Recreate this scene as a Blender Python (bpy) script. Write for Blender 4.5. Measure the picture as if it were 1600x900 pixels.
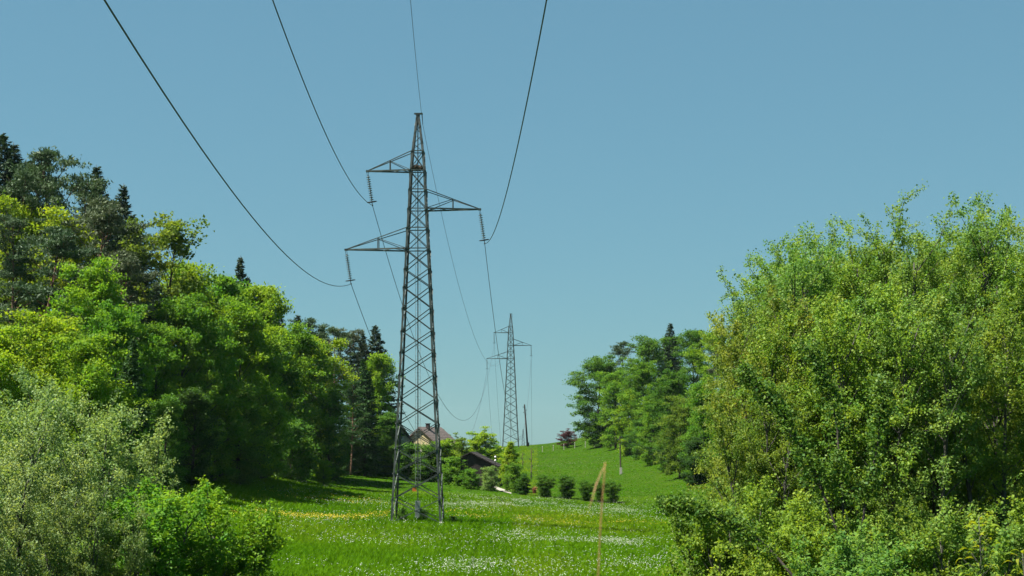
import bpy, math, random
import numpy as np
from mathutils import Vector, Matrix

scene = bpy.context.scene
for o in list(bpy.data.objects):
    bpy.data.objects.remove(o)
C = scene.collection
R = math.radians

# ------------------------------------------------------------------ camera
F = 2400.0                 # focal length in pixels of a 1600 px wide frame
HZ = 700.0                 # row of the horizon in a 900 px high frame
cam_d = bpy.data.cameras.new('camera')
cam = bpy.data.objects.new('camera', cam_d)
C.objects.link(cam)
cam.location = (0, 0, 0)
cam.rotation_euler = (R(90), 0, 0)
cam_d.sensor_width = 36.0
cam_d.lens = 36.0 * F / 1600.0
cam_d.shift_y = (HZ - 450.0) / 1600.0
cam_d.clip_start = 0.1
cam_d.clip_end = 12000
cam_d.dof.use_dof = True
cam_d.dof.focus_distance = 140
cam_d.dof.aperture_fstop = 8
scene.camera = cam

# ------------------------------------------------------------------ sky, sun, exposure
SUN_EL, SUN_AZ = 60.0, -104.0      # azimuth measured from the view direction, negative = left
world = bpy.data.worlds.new('World')
scene.world = world
world.use_nodes = True
wn = world.node_tree.nodes
wl = world.node_tree.links
wn.clear()
sky = wn.new('ShaderNodeTexSky')
sky.sky_type = 'NISHITA'
sky.sun_disc = False
sky.sun_elevation = R(SUN_EL)
sky.sun_rotation = R(SUN_AZ)
sky.altitude = 1500
sky.air_density = 1.4
sky.dust_density = 0.5
sky.ozone_density = 5.0
tintn = wn.new('ShaderNodeMix')          # one white balance for the whole sky
tintn.data_type = 'RGBA'
tintn.blend_type = 'MULTIPLY'
tintn.clamp_result = False
tintn.inputs['Factor'].default_value = 1.0
tintn.inputs['B'].default_value = (0.69, 1.20, 1.34, 1)
bg = wn.new('ShaderNodeBackground')
bg.inputs['Strength'].default_value = 0.06
out = wn.new('ShaderNodeOutputWorld')
gam = wn.new('ShaderNodeGamma')            # softens the fall-off of the whole sky alike
gam.inputs['Gamma'].default_value = 0.462
wl.new(sky.outputs[0], gam.inputs['Color'])
wl.new(gam.outputs[0], tintn.inputs['A'])
wl.new(tintn.outputs['Result'], bg.inputs['Color'])
wl.new(bg.outputs[0], out.inputs['Surface'])

sun_d = bpy.data.lights.new('sun', 'SUN')
sun_d.energy = 5.0
sun_d.angle = R(0.53)
sun_d.color = (1.0, 0.95, 0.86)
sun = bpy.data.objects.new('sun', sun_d)
C.objects.link(sun)
sd = Vector((math.sin(R(SUN_AZ)) * math.cos(R(SUN_EL)), math.cos(R(SUN_AZ)) * math.cos(R(SUN_EL)), math.sin(R(SUN_EL))))
sun.rotation_euler = sd.to_track_quat('Z', 'Y').to_euler()
sun.location = (-60, 30, 120)

vs = scene.view_settings
vs.view_transform = 'Standard'
vs.look = 'None'
vs.exposure = 1.55
vs.gamma = 1.0
vs.use_curve_mapping = False
scene.cycles.use_denoising = True
scene.cycles.max_bounces = 8
scene.cycles.transparent_max_bounces = 4
scene.cycles.sample_clamp_indirect = 6

# ------------------------------------------------------------------ helpers
def tag(o, label=None, cat=None, group=None, kind=None):
    if label: o['label'] = label
    if cat: o['category'] = cat
    if group: o['group'] = group
    if kind: o['kind'] = kind
    return o

def empty(name, loc, rz=0.0):
    o = bpy.data.objects.new(name, None)
    C.objects.link(o)
    o.location = loc
    o.rotation_euler = (0, 0, rz)
    o.empty_display_size = 0.5
    return o

def obj(name, me, parent=None, loc=None, rot=None, scale=None):
    o = bpy.data.objects.new(name, me)
    C.objects.link(o)
    if parent: o.parent = parent
    if loc is not None: o.location = loc
    if rot is not None: o.rotation_euler = rot
    if scale is not None: o.scale = scale
    return o

class MB:
    def __init__(s):
        s.v, s.f = [], []
    def poly(s, pts):
        n = len(s.v); s.v += [tuple(p) for p in pts]; s.f.append(tuple(range(n, n + len(pts)))); return s
    def box(s, c, d, rz=0.0):
        cx, cy, cz = c; dx, dy, dz = d[0] / 2, d[1] / 2, d[2] / 2
        n = len(s.v); co, si = math.cos(rz), math.sin(rz)
        for z in (-dz, dz):
            for x, y in ((-dx, -dy), (dx, -dy), (dx, dy), (-dx, dy)):
                s.v.append((cx + x * co - y * si, cy + x * si + y * co, cz + z))
        for f in ((3, 2, 1, 0), (4, 5, 6, 7), (0, 1, 5, 4), (1, 2, 6, 5), (2, 3, 7, 6), (3, 0, 4, 7)):
            s.f.append(tuple(n + i for i in f))
        return s
    def bar(s, p, q, w, h=None):
        p, q = Vector(p), Vector(q); h = h or w
        d = (q - p).normalized()
        up = Vector((0, 0, 1)) if abs(d.z) < 0.95 else Vector((0, 1, 0))
        a = d.cross(up).normalized(); b = a.cross(d)
        n = len(s.v)
        for e in (p, q):
            for i, j in ((-1, -1), (1, -1), (1, 1), (-1, 1)):
                s.v.append(tuple(e + a * (i * w / 2) + b * (j * h / 2)))
        for f in ((3, 2, 1, 0), (4, 5, 6, 7), (0, 1, 5, 4), (1, 2, 6, 5), (2, 3, 7, 6), (3, 0, 4, 7)):
            s.f.append(tuple(n + i for i in f))
        return s
    def angle(s, path, ax, ay, w, t):
        """an L-shaped rolled section along path; flanges along ax and ay"""
        ax, ay = Vector(ax), Vector(ay)
        prof = [Vector((0, 0)), Vector((w, 0)), Vector((w, t)), Vector((t, t)), Vector((t, w)), Vector((0, w))]
        n = len(s.v)
        for p in path:
            for q in prof:
                s.v.append(tuple(Vector(p) + ax * q.x + ay * q.y))
        for i in range(len(path) - 1):
            for j in range(6):
                a, b = n + i * 6 + j, n + i * 6 + (j + 1) % 6
                s.f.append((a, b, b + 6, a + 6))
        return s
    def tube(s, path, rad, sides=6, cap=True):
        path = [Vector(p) for p in path]
        if not hasattr(rad, '__len__'): rad = [rad] * len(path)
        n = len(s.v); prev = None
        for i, p in enumerate(path):
            d = (path[min(i + 1, len(path) - 1)] - path[max(i - 1, 0)]).normalized()
            if prev is None:
                ref = Vector((1, 0, 0)) if abs(d.x) < 0.9 else Vector((0, 1, 0))
                a = d.cross(ref).normalized()
            else:
                a = (prev - d * prev.dot(d)).normalized()
            prev = a; b = d.cross(a)
            for k in range(sides):
                t = 2 * math.pi * k / sides
                s.v.append(tuple(p + (a * math.cos(t) + b * math.sin(t)) * rad[i]))
        for i in range(len(path) - 1):
            for k in range(sides):
                a0 = n + i * sides + k; b0 = n + i * sides + (k + 1) % sides
                s.f.append((a0, b0, b0 + sides, a0 + sides))
        if cap:
            s.f.append(tuple(n + k for k in reversed(range(sides))))
            m = n + (len(path) - 1) * sides
            s.f.append(tuple(m + k for k in range(sides)))
        return s
    def lathe(s, prof, sides=12, M=None):
        n = len(s.v)
        for r, z in prof:
            for k in range(sides):
                t = 2 * math.pi * k / sides
                p = Vector((r * math.cos(t), r * math.sin(t), z))
                s.v.append(tuple(M @ p if M else p))
        for i in range(len(prof) - 1):
            for k in range(sides):
                a0 = n + i * sides + k; b0 = n + i * sides + (k + 1) % sides
                s.f.append((a0, b0, b0 + sides, a0 + sides))
        return s
    def mesh(s, name, mat, smooth=False):
        me = bpy.data.meshes.new(name)
        me.from_pydata(s.v, [], s.f)
        me.materials.append(mat)
        if smooth:
            me.polygons.foreach_set('use_smooth', [True] * len(me.polygons))
        me.update()
        return me
    def build(s, name, mat, parent=None, smooth=False):
        return obj(name, s.mesh(name, mat, smooth), parent)

def np_mesh(name, V, nper, mat, tint=None, mats=None, midx=None):
    """V: (n, nper, 3) separate polygons"""
    n = V.shape[0]
    me = bpy.data.meshes.new(name)
    me.vertices.add(n * nper)
    me.vertices.foreach_set('co', np.ascontiguousarray(V, dtype=np.float32).ravel())
    me.loops.add(n * nper)
    me.loops.foreach_set('vertex_index', np.arange(n * nper, dtype=np.int32))
    me.polygons.add(n)
    me.polygons.foreach_set('loop_start', np.arange(0, n * nper, nper, dtype=np.int32))
    for m in (mats or [mat]): me.materials.append(m)
    if midx is not None:
        me.polygons.foreach_set('material_index', midx.astype(np.int32))
    me.update(calc_edges=True)
    if tint is not None:
        at = me.attributes.new('tint', 'FLOAT', 'FACE')
        at.data.foreach_set('value', tint.astype(np.float32))
    return me

# ------------------------------------------------------------------ terrain height
PZ = [-60, -30, 0, 3, 12, 35, 80, 110, 135, 165, 185, 200, 230, 300, 360, 411, 425, 445, 480, 600, 700, 800, 1000, 4000, 9000]
PY = [-1.2, -1.5, -1.62, -1.8, -3.7, -8.2, -7.75, -7.4, -7.0, -6.9, -6.72, -6.45, -5.6, -3.0, -1.1, 0.0, 0.45, 0.5, -0.8, -11, -20, -27, -37, -150, -260]
zs_ = np.linspace(-60, 9000, 9061)
prof_ = np.interp(zs_, PZ, PY)
ker = np.exp(-0.5 * (np.arange(-18, 19) / 6.0) ** 2); ker /= ker.sum()
prof_s = np.convolve(np.pad(prof_, 18, mode='edge'), ker, mode='valid')
CZ = [-60, 20, 60, 170, 200, 300, 400, 480, 9000]
CC = [0, -0.03, -0.055, -0.055, -0.04, 0.01, 0.07, 0.07, 0.0]

def sstep(a, b, x):
    t = np.clip((x - a) / (b - a), 0, 1)
    return t * t * (3 - 2 * t)

def ground(x, z):
    x = np.asarray(x, float); z = np.asarray(z, float)
    b = np.interp(z, zs_, prof_s)
    c = np.interp(z, CZ, CC)
    xc = np.clip(x, -60, 60)
    y = b + c * xc
    l = np.maximum(0, -x - 12)
    lin = np.where(l < 45, 0.005 * l * l, 10.1 + 0.4 * (l - 45))
    y = y + np.minimum(lin, 45) * sstep(60, 130, z) * (1 - sstep(420, 520, z))
    r = np.maximum(0, x - 8)
    rin = np.where(r < 40, 0.008 * r * r, 12.8 + 0.4 * (r - 40))
    y = y + np.minimum(rin, 9) * sstep(175, 235, z) * (1 - sstep(420, 520, z))
    und = 0.10 * np.sin(x * 0.23 + z * 0.11) + 0.08 * np.sin(x * 0.11 - z * 0.19 + 2) + 0.05 * np.sin(x * 0.6 + 1) * np.sin(z * 0.31)
    return y + und * sstep(20, 60, z)

def G(x, z):
    return float(ground(x, z))

def pix(px, py, z):
    return Vector(((px - 800) * z / F, z, (HZ - py) * z / F))

def hit(px, py, z0=60.0):
    """first point of the terrain along the sight line"""
    z = np.arange(z0, 600, 0.25)
    d = ground((px - 800) / F * z, z) - (HZ - py) / F * z
    k = int(np.argmax(d > 0)) if (d > 0).any() else int(np.argmin(np.abs(z - 414)))
    return Vector(((px - 800) / F * z[k], z[k], float(ground((px - 800) / F * z[k], z[k]))))

# ------------------------------------------------------------------ materials
def new_mat(name):
    m = bpy.data.materials.new(name)
    m.use_nodes = True
    m.node_tree.nodes.clear()
    return m, m.node_tree.nodes, m.node_tree.links

def simple_mat(name, col, rough=0.7, metal=0.0, spec=0.4, var=0.25, scale=6.0, bump=0.0, col2=None, stretch=(1, 1, 1)):
    m, n, l = new_mat(name)
    o = n.new('ShaderNodeOutputMaterial'); p = n.new('ShaderNodeBsdfPrincipled')
    tc = n.new('ShaderNodeTexCoord'); mp = n.new('ShaderNodeMapping'); nz = n.new('ShaderNodeTexNoise')
    mp.inputs['Scale'].default_value = stretch
    nz.inputs['Scale'].default_value = scale; nz.inputs['Detail'].default_value = 6
    mx = n.new('ShaderNodeMix'); mx.data_type = 'RGBA'
    c2 = col2 or tuple(c * (1 - var) for c in col)
    mx.inputs['A'].default_value = (*[min(1, c * (1 + var * 0.5)) for c in col], 1)
    mx.inputs['B'].default_value = (*c2, 1)
    cr = n.new('ShaderNodeMapRange'); cr.inputs['From Min'].default_value = 0.3; cr.inputs['From Max'].default_value = 0.7
    l.new(tc.outputs['Object'], mp.inputs['Vector']); l.new(mp.outputs[0], nz.inputs['Vector'])
    l.new(nz.outputs['Fac'], cr.inputs['Value']); l.new(cr.outputs[0], mx.inputs['Factor'])
    l.new(mx.outputs['Result'], p.inputs['Base Color'])
    p.inputs['Roughness'].default_value = rough; p.inputs['Metallic'].default_value = metal
    p.inputs['Specular IOR Level'].default_value = spec
    if bump:
        b = n.new('ShaderNodeBump'); b.inputs['Strength'].default_value = bump; b.inputs['Distance'].default_value = 0.03
        l.new(nz.outputs['Fac'], b.inputs['Height']); l.new(b.outputs[0], p.inputs['Normal'])
    l.new(p.outputs[0], o.inputs['Surface'])
    return m

def leaf_mat(name, hue=0.05, val=0.55, trans=0.5, rough=0.6, spec=0.15, tyel=(1.25, 1.15, 0.5)):
    """colour of the plant from the object, leaf to leaf variation from the 'tint' attribute"""
    m, n, l = new_mat(name)
    o = n.new('ShaderNodeOutputMaterial'); p = n.new('ShaderNodeBsdfPrincipled'); t = n.new('ShaderNodeBsdfTranslucent')
    oi = n.new('ShaderNodeObjectInfo'); at = n.new('ShaderNodeAttribute'); at.attribute_name = 'tint'
    h = n.new('ShaderNodeHueSaturation')
    m1 = n.new('ShaderNodeMapRange'); m1.inputs['To Min'].default_value = 0.5 + hue * 0.5; m1.inputs['To Max'].default_value = 0.5 - hue * 0.5
    m2 = n.new('ShaderNodeMapRange'); m2.inputs['To Min'].default_value = 1 - val * 0.5; m2.inputs['To Max'].default_value = 1 + val * 0.5
    l.new(at.outputs['Fac'], m1.inputs['Value']); l.new(at.outputs['Fac'], m2.inputs['Value'])
    l.new(m1.outputs[0], h.inputs['Hue']); l.new(m2.outputs[0], h.inputs['Value'])
    l.new(oi.outputs['Color'], h.inputs['Color'])
    l.new(h.outputs[0], p.inputs['Base Color'])
    mu = n.new('ShaderNodeMix'); mu.data_type = 'RGBA'; mu.blend_type = 'MULTIPLY'; mu.inputs['Factor'].default_value = 1
    mu.inputs['B'].default_value = (*tyel, 1); mu.clamp_result = False
    l.new(h.outputs[0], mu.inputs['A']); l.new(mu.outputs['Result'], t.inputs['Color'])
    p.inputs['Roughness'].default_value = rough; p.inputs['Specular IOR Level'].default_value = spec
    ms = n.new('ShaderNodeMixShader'); ms.inputs[0].default_value = trans
    l.new(p.outputs[0], ms.inputs[1]); l.new(t.outputs[0], ms.inputs[2]); l.new(ms.outputs[0], o.inputs['Surface'])
    return m

M_leaf = leaf_mat('leaf')
M_gloss = leaf_mat('glossy_leaf', hue=0.06, val=0.6, trans=0.45, rough=0.55, spec=0.2)
M_needle = leaf_mat('needle', hue=0.03, val=0.5, trans=0.2, rough=0.6, spec=0.2, tyel=(1.1, 1.1, 0.8))
M_bark = simple_mat('bark', (0.045, 0.037, 0.030), 0.9, var=0.5, scale=5, bump=0.5, stretch=(1, 1, 0.25))
M_barkg = simple_mat('grey_bark', (0.065, 0.060, 0.050), 0.85, var=0.5, scale=6, bump=0.4, stretch=(1, 1, 0.3))
M_barkp = simple_mat('pine_bark', (0.16, 0.085, 0.05), 0.9, var=0.5, scale=5, bump=0.5, stretch=(1, 1, 0.3))
M_steel = simple_mat('weathered_steel', (0.062, 0.074, 0.066), 0.5, metal=0.0, spec=0.4, var=0.5, scale=1.6, col2=(0.024, 0.030, 0.027))
M_galv = simple_mat('galvanised_steel', (0.34, 0.36, 0.35), 0.45, metal=0.35, spec=0.5, var=0.4, scale=2.5)
M_wire = simple_mat('cable_metal', (0.022, 0.024, 0.026), 0.45, metal=0.3, var=0.0, scale=3)
M_glass = simple_mat('insulator_glass', (0.03, 0.055, 0.05), 0.4, spec=0.35, var=0.2, scale=8)
M_orange = simple_mat('orange_plate', (0.55, 0.16, 0.03), 0.5, var=0.2, scale=9)
M_twig = simple_mat('nest_twig', (0.11, 0.075, 0.05), 0.9, var=0.5, scale=14)
M_cream = simple_mat('cream_render', (0.36, 0.32, 0.17), 0.85, var=0.12, scale=1.5)
M_pale = simple_mat('pale_render', (0.44, 0.41, 0.32), 0.85, var=0.12, scale=1.5)
M_tile = simple_mat('brown_roof_tile', (0.135, 0.108, 0.098), 0.8, var=0.4, scale=3)
M_tiled = simple_mat('dark_roof_tile', (0.085, 0.05, 0.045), 0.8, var=0.4, scale=3)
M_tileg = simple_mat('pale_roof_sheet', (0.26, 0.23, 0.21), 0.7, var=0.25, scale=2)
M_dark = simple_mat('dark_board', (0.030, 0.022, 0.020), 0.85, var=0.5, scale=2.5, stretch=(4, 4, 0.3))
M_wood = simple_mat('weathered_wood', (0.17, 0.125, 0.085), 0.85, var=0.4, scale=3, stretch=(3, 3, 0.4))
M_woodl = simple_mat('pale_wood', (0.36, 0.30, 0.16), 0.8, var=0.3, scale=4)
M_pole = simple_mat('tarred_wood', (0.055, 0.042, 0.035), 0.85, var=0.4, scale=3, stretch=(3, 3, 0.3))
M_white = simple_mat('white_paint', (0.78, 0.78, 0.76), 0.55, var=0.08, scale=3)
M_post = simple_mat('grey_post_wood', (0.42, 0.40, 0.36), 0.85, var=0.3, scale=5)
M_red = simple_mat('rust_red', (0.28, 0.07, 0.035), 0.7, var=0.4, scale=6)
M_pane = simple_mat('window_glass', (0.04, 0.05, 0.06), 0.08, spec=0.8, var=0.2, scale=2)
M_gravel = simple_mat('gravel', (0.30, 0.28, 0.24), 0.95, var=0.35, scale=3, bump=0.6)
M_stalk = simple_mat('dry_stalk', (0.36, 0.19, 0.07), 0.75, var=0.35, scale=30)
M_straw = simple_mat('dry_sheath', (0.34, 0.19, 0.09), 0.8, var=0.4, scale=30)

def grass_ground():
    m, n, l = new_mat('meadow_ground')
    o = n.new('ShaderNodeOutputMaterial'); p = n.new('ShaderNodeBsdfPrincipled')
    g = n.new('ShaderNodeNewGeometry')
    def noise(scale, det, stretch=(1, 1, 1)):
        mp = n.new('ShaderNodeMapping'); mp.inputs['Scale'].default_value = stretch
        z = n.new('ShaderNodeTexNoise'); z.inputs['Scale'].default_value = scale; z.inputs['Detail'].default_value = det
        l.new(g.outputs['Position'], mp.inputs['Vector']); l.new(mp.outputs[0], z.inputs['Vector']); return z.outputs['Fac']
    def ramp(v, a, b):
        r = n.new('ShaderNodeMapRange'); r.inputs['From Min'].default_value = a; r.inputs['From Max'].default_value = b
        l.new(v, r.inputs['Value']); return r.outputs[0]
    def mix(f, a, b):
        x = n.new('ShaderNodeMix'); x.data_type = 'RGBA'
        l.new(f, x.inputs['Factor'])
        for k, v in (('A', a), ('B', b)):
            if isinstance(v, tuple): x.inputs[k].default_value = (*v, 1)
            else: l.new(v, x.inputs[k])
        return x.outputs['Result']
    c = mix(ramp(noise(0.09, 4, (1, 1.6, 1)), 0.35, 0.65), (0.019, 0.050, 0.003), (0.029, 0.060, 0.003))
    c = mix(ramp(noise(0.6, 5), 0.45, 0.75), c, (0.042, 0.072, 0.005))
    c = mix(ramp(noise(2.2, 4), 0.5, 0.8), c, (0.026, 0.065, 0.005))
    l.new(c, p.inputs['Base Color'])
    p.inputs['Roughness'].default_value = 0.95; p.inputs['Specular IOR Level'].default_value = 0.03
    b = n.new('ShaderNodeBump'); b.inputs['Strength'].default_value = 0.8; b.inputs['Distance'].default_value = 0.25
    l.new(noise(3.5, 6), b.inputs['Height']); l.new(b.outputs[0], p.inputs['Normal'])
    l.new(p.outputs[0], o.inputs['Surface'])
    return m

def blade_mat():
    m, n, l = new_mat('grass_blade')
    o = n.new('ShaderNodeOutputMaterial'); p = n.new('ShaderNodeBsdfPrincipled'); t = n.new('ShaderNodeBsdfTranslucent')
    at = n.new('ShaderNodeAttribute'); at.attribute_name = 'tint'
    cr = n.new('ShaderNodeValToRGB')
    e = cr.color_ramp.elements
    e[0].position = 0.0; e[0].color = (0.056, 0.165, 0.002, 1)
    e[1].position = 1.0; e[1].color = (0.175, 0.250, 0.007, 1)
    k = cr.color_ramp.elements.new(0.5); k.color = (0.096, 0.212, 0.003, 1)
    l.new(at.outputs['Fac'], cr.inputs['Fac'])
    l.new(cr.outputs[0], p.inputs['Base Color']); l.new(cr.outputs[0], t.inputs['Color'])
    p.inputs['Roughness'].default_value = 0.8; p.inputs['Specular IOR Level'].default_value = 0.05
    ms = n.new('ShaderNodeMixShader'); ms.inputs[0].default_value = 0.45
    l.new(p.outputs[0], ms.inputs[1]); l.new(t.outputs[0], ms.inputs[2]); l.new(ms.outputs[0], o.inputs['Surface'])
    return m

def petal_mat(name, col):
    m, n, l = new_mat(name)
    o = n.new('ShaderNodeOutputMaterial'); p = n.new('ShaderNodeBsdfPrincipled'); t = n.new('ShaderNodeBsdfTranslucent')
    p.inputs['Base Color'].default_value = (*col, 1); t.inputs['Color'].default_value = (*col, 1)
    p.inputs['Roughness'].default_value = 0.7
    ms = n.new('ShaderNodeMixShader'); ms.inputs[0].default_value = 0.4
    l.new(p.outputs[0], ms.inputs[1]); l.new(t.outputs[0], ms.inputs[2]); l.new(ms.outputs[0], o.inputs['Surface'])
    return m

M_ground = grass_ground()
M_blade = blade_mat()
M_petal = petal_mat('white_petal', (0.60, 0.61, 0.52))
M_yellow = petal_mat('yellow_petal', (0.60, 0.46, 0.02))

# ------------------------------------------------------------------ the ground sheet
def build_ground():
    zz = np.concatenate([np.arange(-58, 60, 2.0), np.arange(60, 300, 1.5), np.arange(300, 520, 3.0), np.geomspace(520, 3000, 40)])
    xr = np.concatenate([np.arange(0, 45, 1.5), np.arange(45, 120, 4.0), np.geomspace(120, 2400, 22)])
    xx = np.concatenate([-xr[:0:-1], xr])
    Xg, Zg = np.meshgrid(xx, zz)
    Yg = ground(Xg, Zg)
    nx, nz = len(xx), len(zz)
    V = np.stack([Xg, Zg, Yg], -1).reshape(-1, 3)
    i = np.arange(nz - 1)[:, None] * nx + np.arange(nx - 1)[None, :]
    Fq = np.stack([i, i + 1, i + nx + 1, i + nx], -1).reshape(-1, 4)
    me = bpy.data.meshes.new('ground')
    me.vertices.add(len(V)); me.vertices.foreach_set('co', V.astype(np.float32).ravel())
    me.loops.add(Fq.size); me.loops.foreach_set('vertex_index', Fq.astype(np.int32).ravel())
    me.polygons.add(len(Fq)); me.polygons.foreach_set('loop_start', np.arange(0, Fq.size, 4, dtype=np.int32))
    me.polygons.foreach_set('use_smooth', np.ones(len(Fq), bool))
    me.materials.append(M_ground); me.update(calc_edges=True)
    return tag(obj('ground', me), kind='structure')
build_ground()

# gravel drive by the shed
def build_path():
    a = [hit(760, 757), hit(770, 761), hit(782, 765.5), hit(799, 770.5)]
    mb = MB(); L = []
    w = [1.5, 1.5, 1.7, 2.6]
    for p, k in zip(a, w):
        for s in (-1, 1):
            x, z = p.x, p.y + s * k * 1.7
            L.append((x, z, G(x, z) + 0.05))
    for i in range(3):
        mb.poly([L[2 * i], L[2 * i + 2], L[2 * i + 3], L[2 * i + 1]])
    tag(mb.build('gravel_path', M_gravel), kind='structure')
build_path()

# ------------------------------------------------------------------ pylons
HG = [0, 2.1, 4.35, 6.5, 8.7, 10.85, 12.97, 14.97, 16.84, 18.84, 20.7, 22.3, 24.07, 25.9, 27.6, 29.3, 31.0, 32.7, 33.5, 34.25, 34.95, 35.55, 36.0]
def pw(h):   # half width of the shaft at height h
    return 0.5 * float(np.interp(h, [0, 9.9, 20.06, 24.1, 27.5, 31.1, 32.7, 36], [4.45, 3.40, 2.44, 2.06, 1.68, 1.34, 1.06, 0.26]))
ARMS = [(31.0, -1, 4.4, 32.7, 2.45), (27.6, 1, 5.4, 29.3, 3.1), (24.07, -1, 6.3, 25.9, 3.5)]   # level, side, tip distance, tie level, post

def make_pylon(fat=1.0):
    root = empty('lattice_pylon', (0, 0, 0))
    for sx in (-1, 1):
        for sy in (-1, 1):
            path = [(sx * pw(h), sy * pw(h), h) for h in [-0.3] + HG[1:]]
            MB().angle(path, (-sx, 0, 0), (0, -sy, 0), 0.17 * fat, 0.025 * fat).build('leg', M_steel, root)
            fb = MB().lathe([(0.0, 0.14), (0.2, 0.12), (0.26, 0.0), (0.26, -0.7)], 10, Matrix.Translation((sx * pw(0), sy * pw(0), 0)))
            fb.build('footing', M_post, root)
    faces = [((-1, -1), (1, -1)), ((1, -1), (1, 1)), ((1, 1), (-1, 1)), ((-1, 1), (-1, -1))]
    for i in range(len(HG) - 1):
        a, b = HG[i], HG[i + 1]
        w = (0.075 if a < 24 else 0.062 if a < 32.6 else 0.045) * fat
        for k, (p, q) in enumerate(faces):
            A = (p[0] * pw(a), p[1] * pw(a), a); B = (q[0] * pw(b), q[1] * pw(b), b)
            A2 = (q[0] * pw(a), q[1] * pw(a), a); B2 = (p[0] * pw(b), p[1] * pw(b), b)
            n = Vector((p[0] + q[0], p[1] + q[1], 0)).normalized() * 0.03
            if i >= 17:
                if i % 2: MB().bar(A, B, w).build('diagonal_brace', M_steel, root)
                else: MB().bar(A2, B2, w).build('diagonal_brace', M_steel, root)
                continue
            MB().bar(Vector(A) + n, Vector(B) + n, w).build('diagonal_brace', M_steel, root)
            MB().bar(Vector(A2) - n, Vector(B2) - n, w).build('diagonal_brace', M_steel, root)
    for h in (24.07, 25.9, 27.6, 29.3, 31.0, 32.7, 35.95):
        for k, (p, q) in enumerate(faces):
            MB().bar((p[0] * pw(h), p[1] * pw(h), h), (q[0] * pw(h), q[1] * pw(h), h), 0.08 * fat).build('horizontal_strut', M_steel, root)
    for (h, s, L, ht, post) in ARMS:
        arm = MB().box((s * (L + 0.06), 0, h), (0.26, 0.3, 0.16)).build('cross_arm', M_steel, root)
        tip = Vector((s * L, 0, h))
        w0, wt = pw(h), pw(ht)
        f = (post - w0) / (L - w0); 
        for sy in (-1, 1):
            base = Vector((s * w0, sy * w0, h)); tie0 = Vector((s * wt, sy * wt, ht))
            MB().bar(base, tip + Vector((0, sy * 0.05, 0)), 0.1 * fat, 0.12 * fat).build('chord', M_steel, arm)
            MB().bar(tie0, tip + Vector((0, sy * 0.05, 0.05)), 0.07 * fat).build('tie', M_steel, arm)
            ft = (post - wt) / (L - wt)
            pb = base.lerp(tip, f); pt = tie0.lerp(tip, ft)
            MB().bar(pb, pt, 0.075 * fat).build('post', M_steel, arm)
            MB().bar(pt, base + Vector((0, 0, 0.04)), 0.055 * fat).build('strut', M_steel, arm)
        bl, br = Vector((s * w0, -w0, h)), Vector((s * w0, w0, h))
        for k in range(5):
            t0, t1 = k / 5, (k + 1) / 5
            p, q = (bl.lerp(tip, t0), br.lerp(tip, t1)) if k % 2 else (br.lerp(tip, t0), bl.lerp(tip, t1))
            MB().bar(p, q, 0.05 * fat).build('lacing', M_steel, arm)
    pk = MB().box((0.05, 0, 36.06), (0.75, 0.3, 0.1)).build('peak_cap', M_steel, root)
    MB().bar((0.38, 0, 36.0), (0.43, 0, 35.1), 0.05).build('earth_wire_hanger', M_wire, pk)
    lad = MB()
    x0 = 0.0
    for sx in (-1, 1): lad.bar((x0 + sx * 0.21, -0.05, 3.2), (x0 + sx * 0.10 * 0 + sx * 0.21, -0.05, 31.8), 0.028)
    for h in np.arange(3.3, 31.8, 0.3): lad.bar((x0 - 0.21, -0.05, h), (x0 + 0.21, -0.05, h), 0.022)
    l_ = lad.build('ladder', M_galv, root)
    MB().bar((x0, -0.02, 0.3), (x0, -0.02, 35.6), 0.085 * fat).build('rail', M_steel, l_)
    return root

def copy_tree(o, parent=None):
    c = o.copy(); C.objects.link(c); c.parent = parent
    for ch in o.children: copy_tree(ch, c)
    return c

py1 = make_pylon()
X1, Z1 = (653 - 800) * 135.6 / F, 135.6
B1 = -6.55
py1.location = (X1, Z1, B1); py1.rotation_euler = (0, 0, R(-1.2))
tag(py1, 'large dark steel lattice pylon standing in the flowery meadow', 'pylon', 'pylons of the overhead power line')
X2, Z2, B2 = (798 - 800) * 411 / F, 411.0, -0.15
py2 = copy_tree(py1)
py2.location = (X2, Z2, B2); py2.rotation_euler = (0, 0, R(1.0))
tag(py2, 'smaller-looking lattice pylon on the hill crest behind the shed', 'pylon')
X3, Z3 = (817.5 - 800) * 800 / F, 800.0
B3 = G(X3, Z3)
B3 = (HZ - 671) * 800 / F - 36
def far_pylon():
    root = empty('lattice_pylon', (X3, Z3, B3))
    for sx in (-1, 1):
        for sy in (-1, 1):
            MB().bar((sx * pw(0), sy * pw(0), -0.5), (sx * 0.15, sy * 0.15, 36), 0.2).build('leg', M_steel, root)
    for i in range(len(HG) - 1):
        a, b = HG[i], HG[i + 1]
        for sy in (-1, 1):
            for s in (-1, 1):
                MB().bar((s * pw(a), sy * pw(a), a), (-s * pw(b), sy * pw(b), b), 0.08).build('diagonal_brace', M_steel, root)
    for (h, s, L, ht, post) in ARMS:
        mb = MB()
        for sy in (-1, 1):
            mb.bar((s * pw(h), sy * pw(h), h), (s * L, 0, h), 0.12).bar((s * pw(ht), sy * pw(ht), ht), (s * L, 0, h), 0.1)
        mb.build('cross_arm', M_steel, root)
    tag(root, 'farthest pylon, only its top showing over the hill crest by the dark pole', 'pylon', 'pylons of the overhead power line')
far_pylon()

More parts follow.
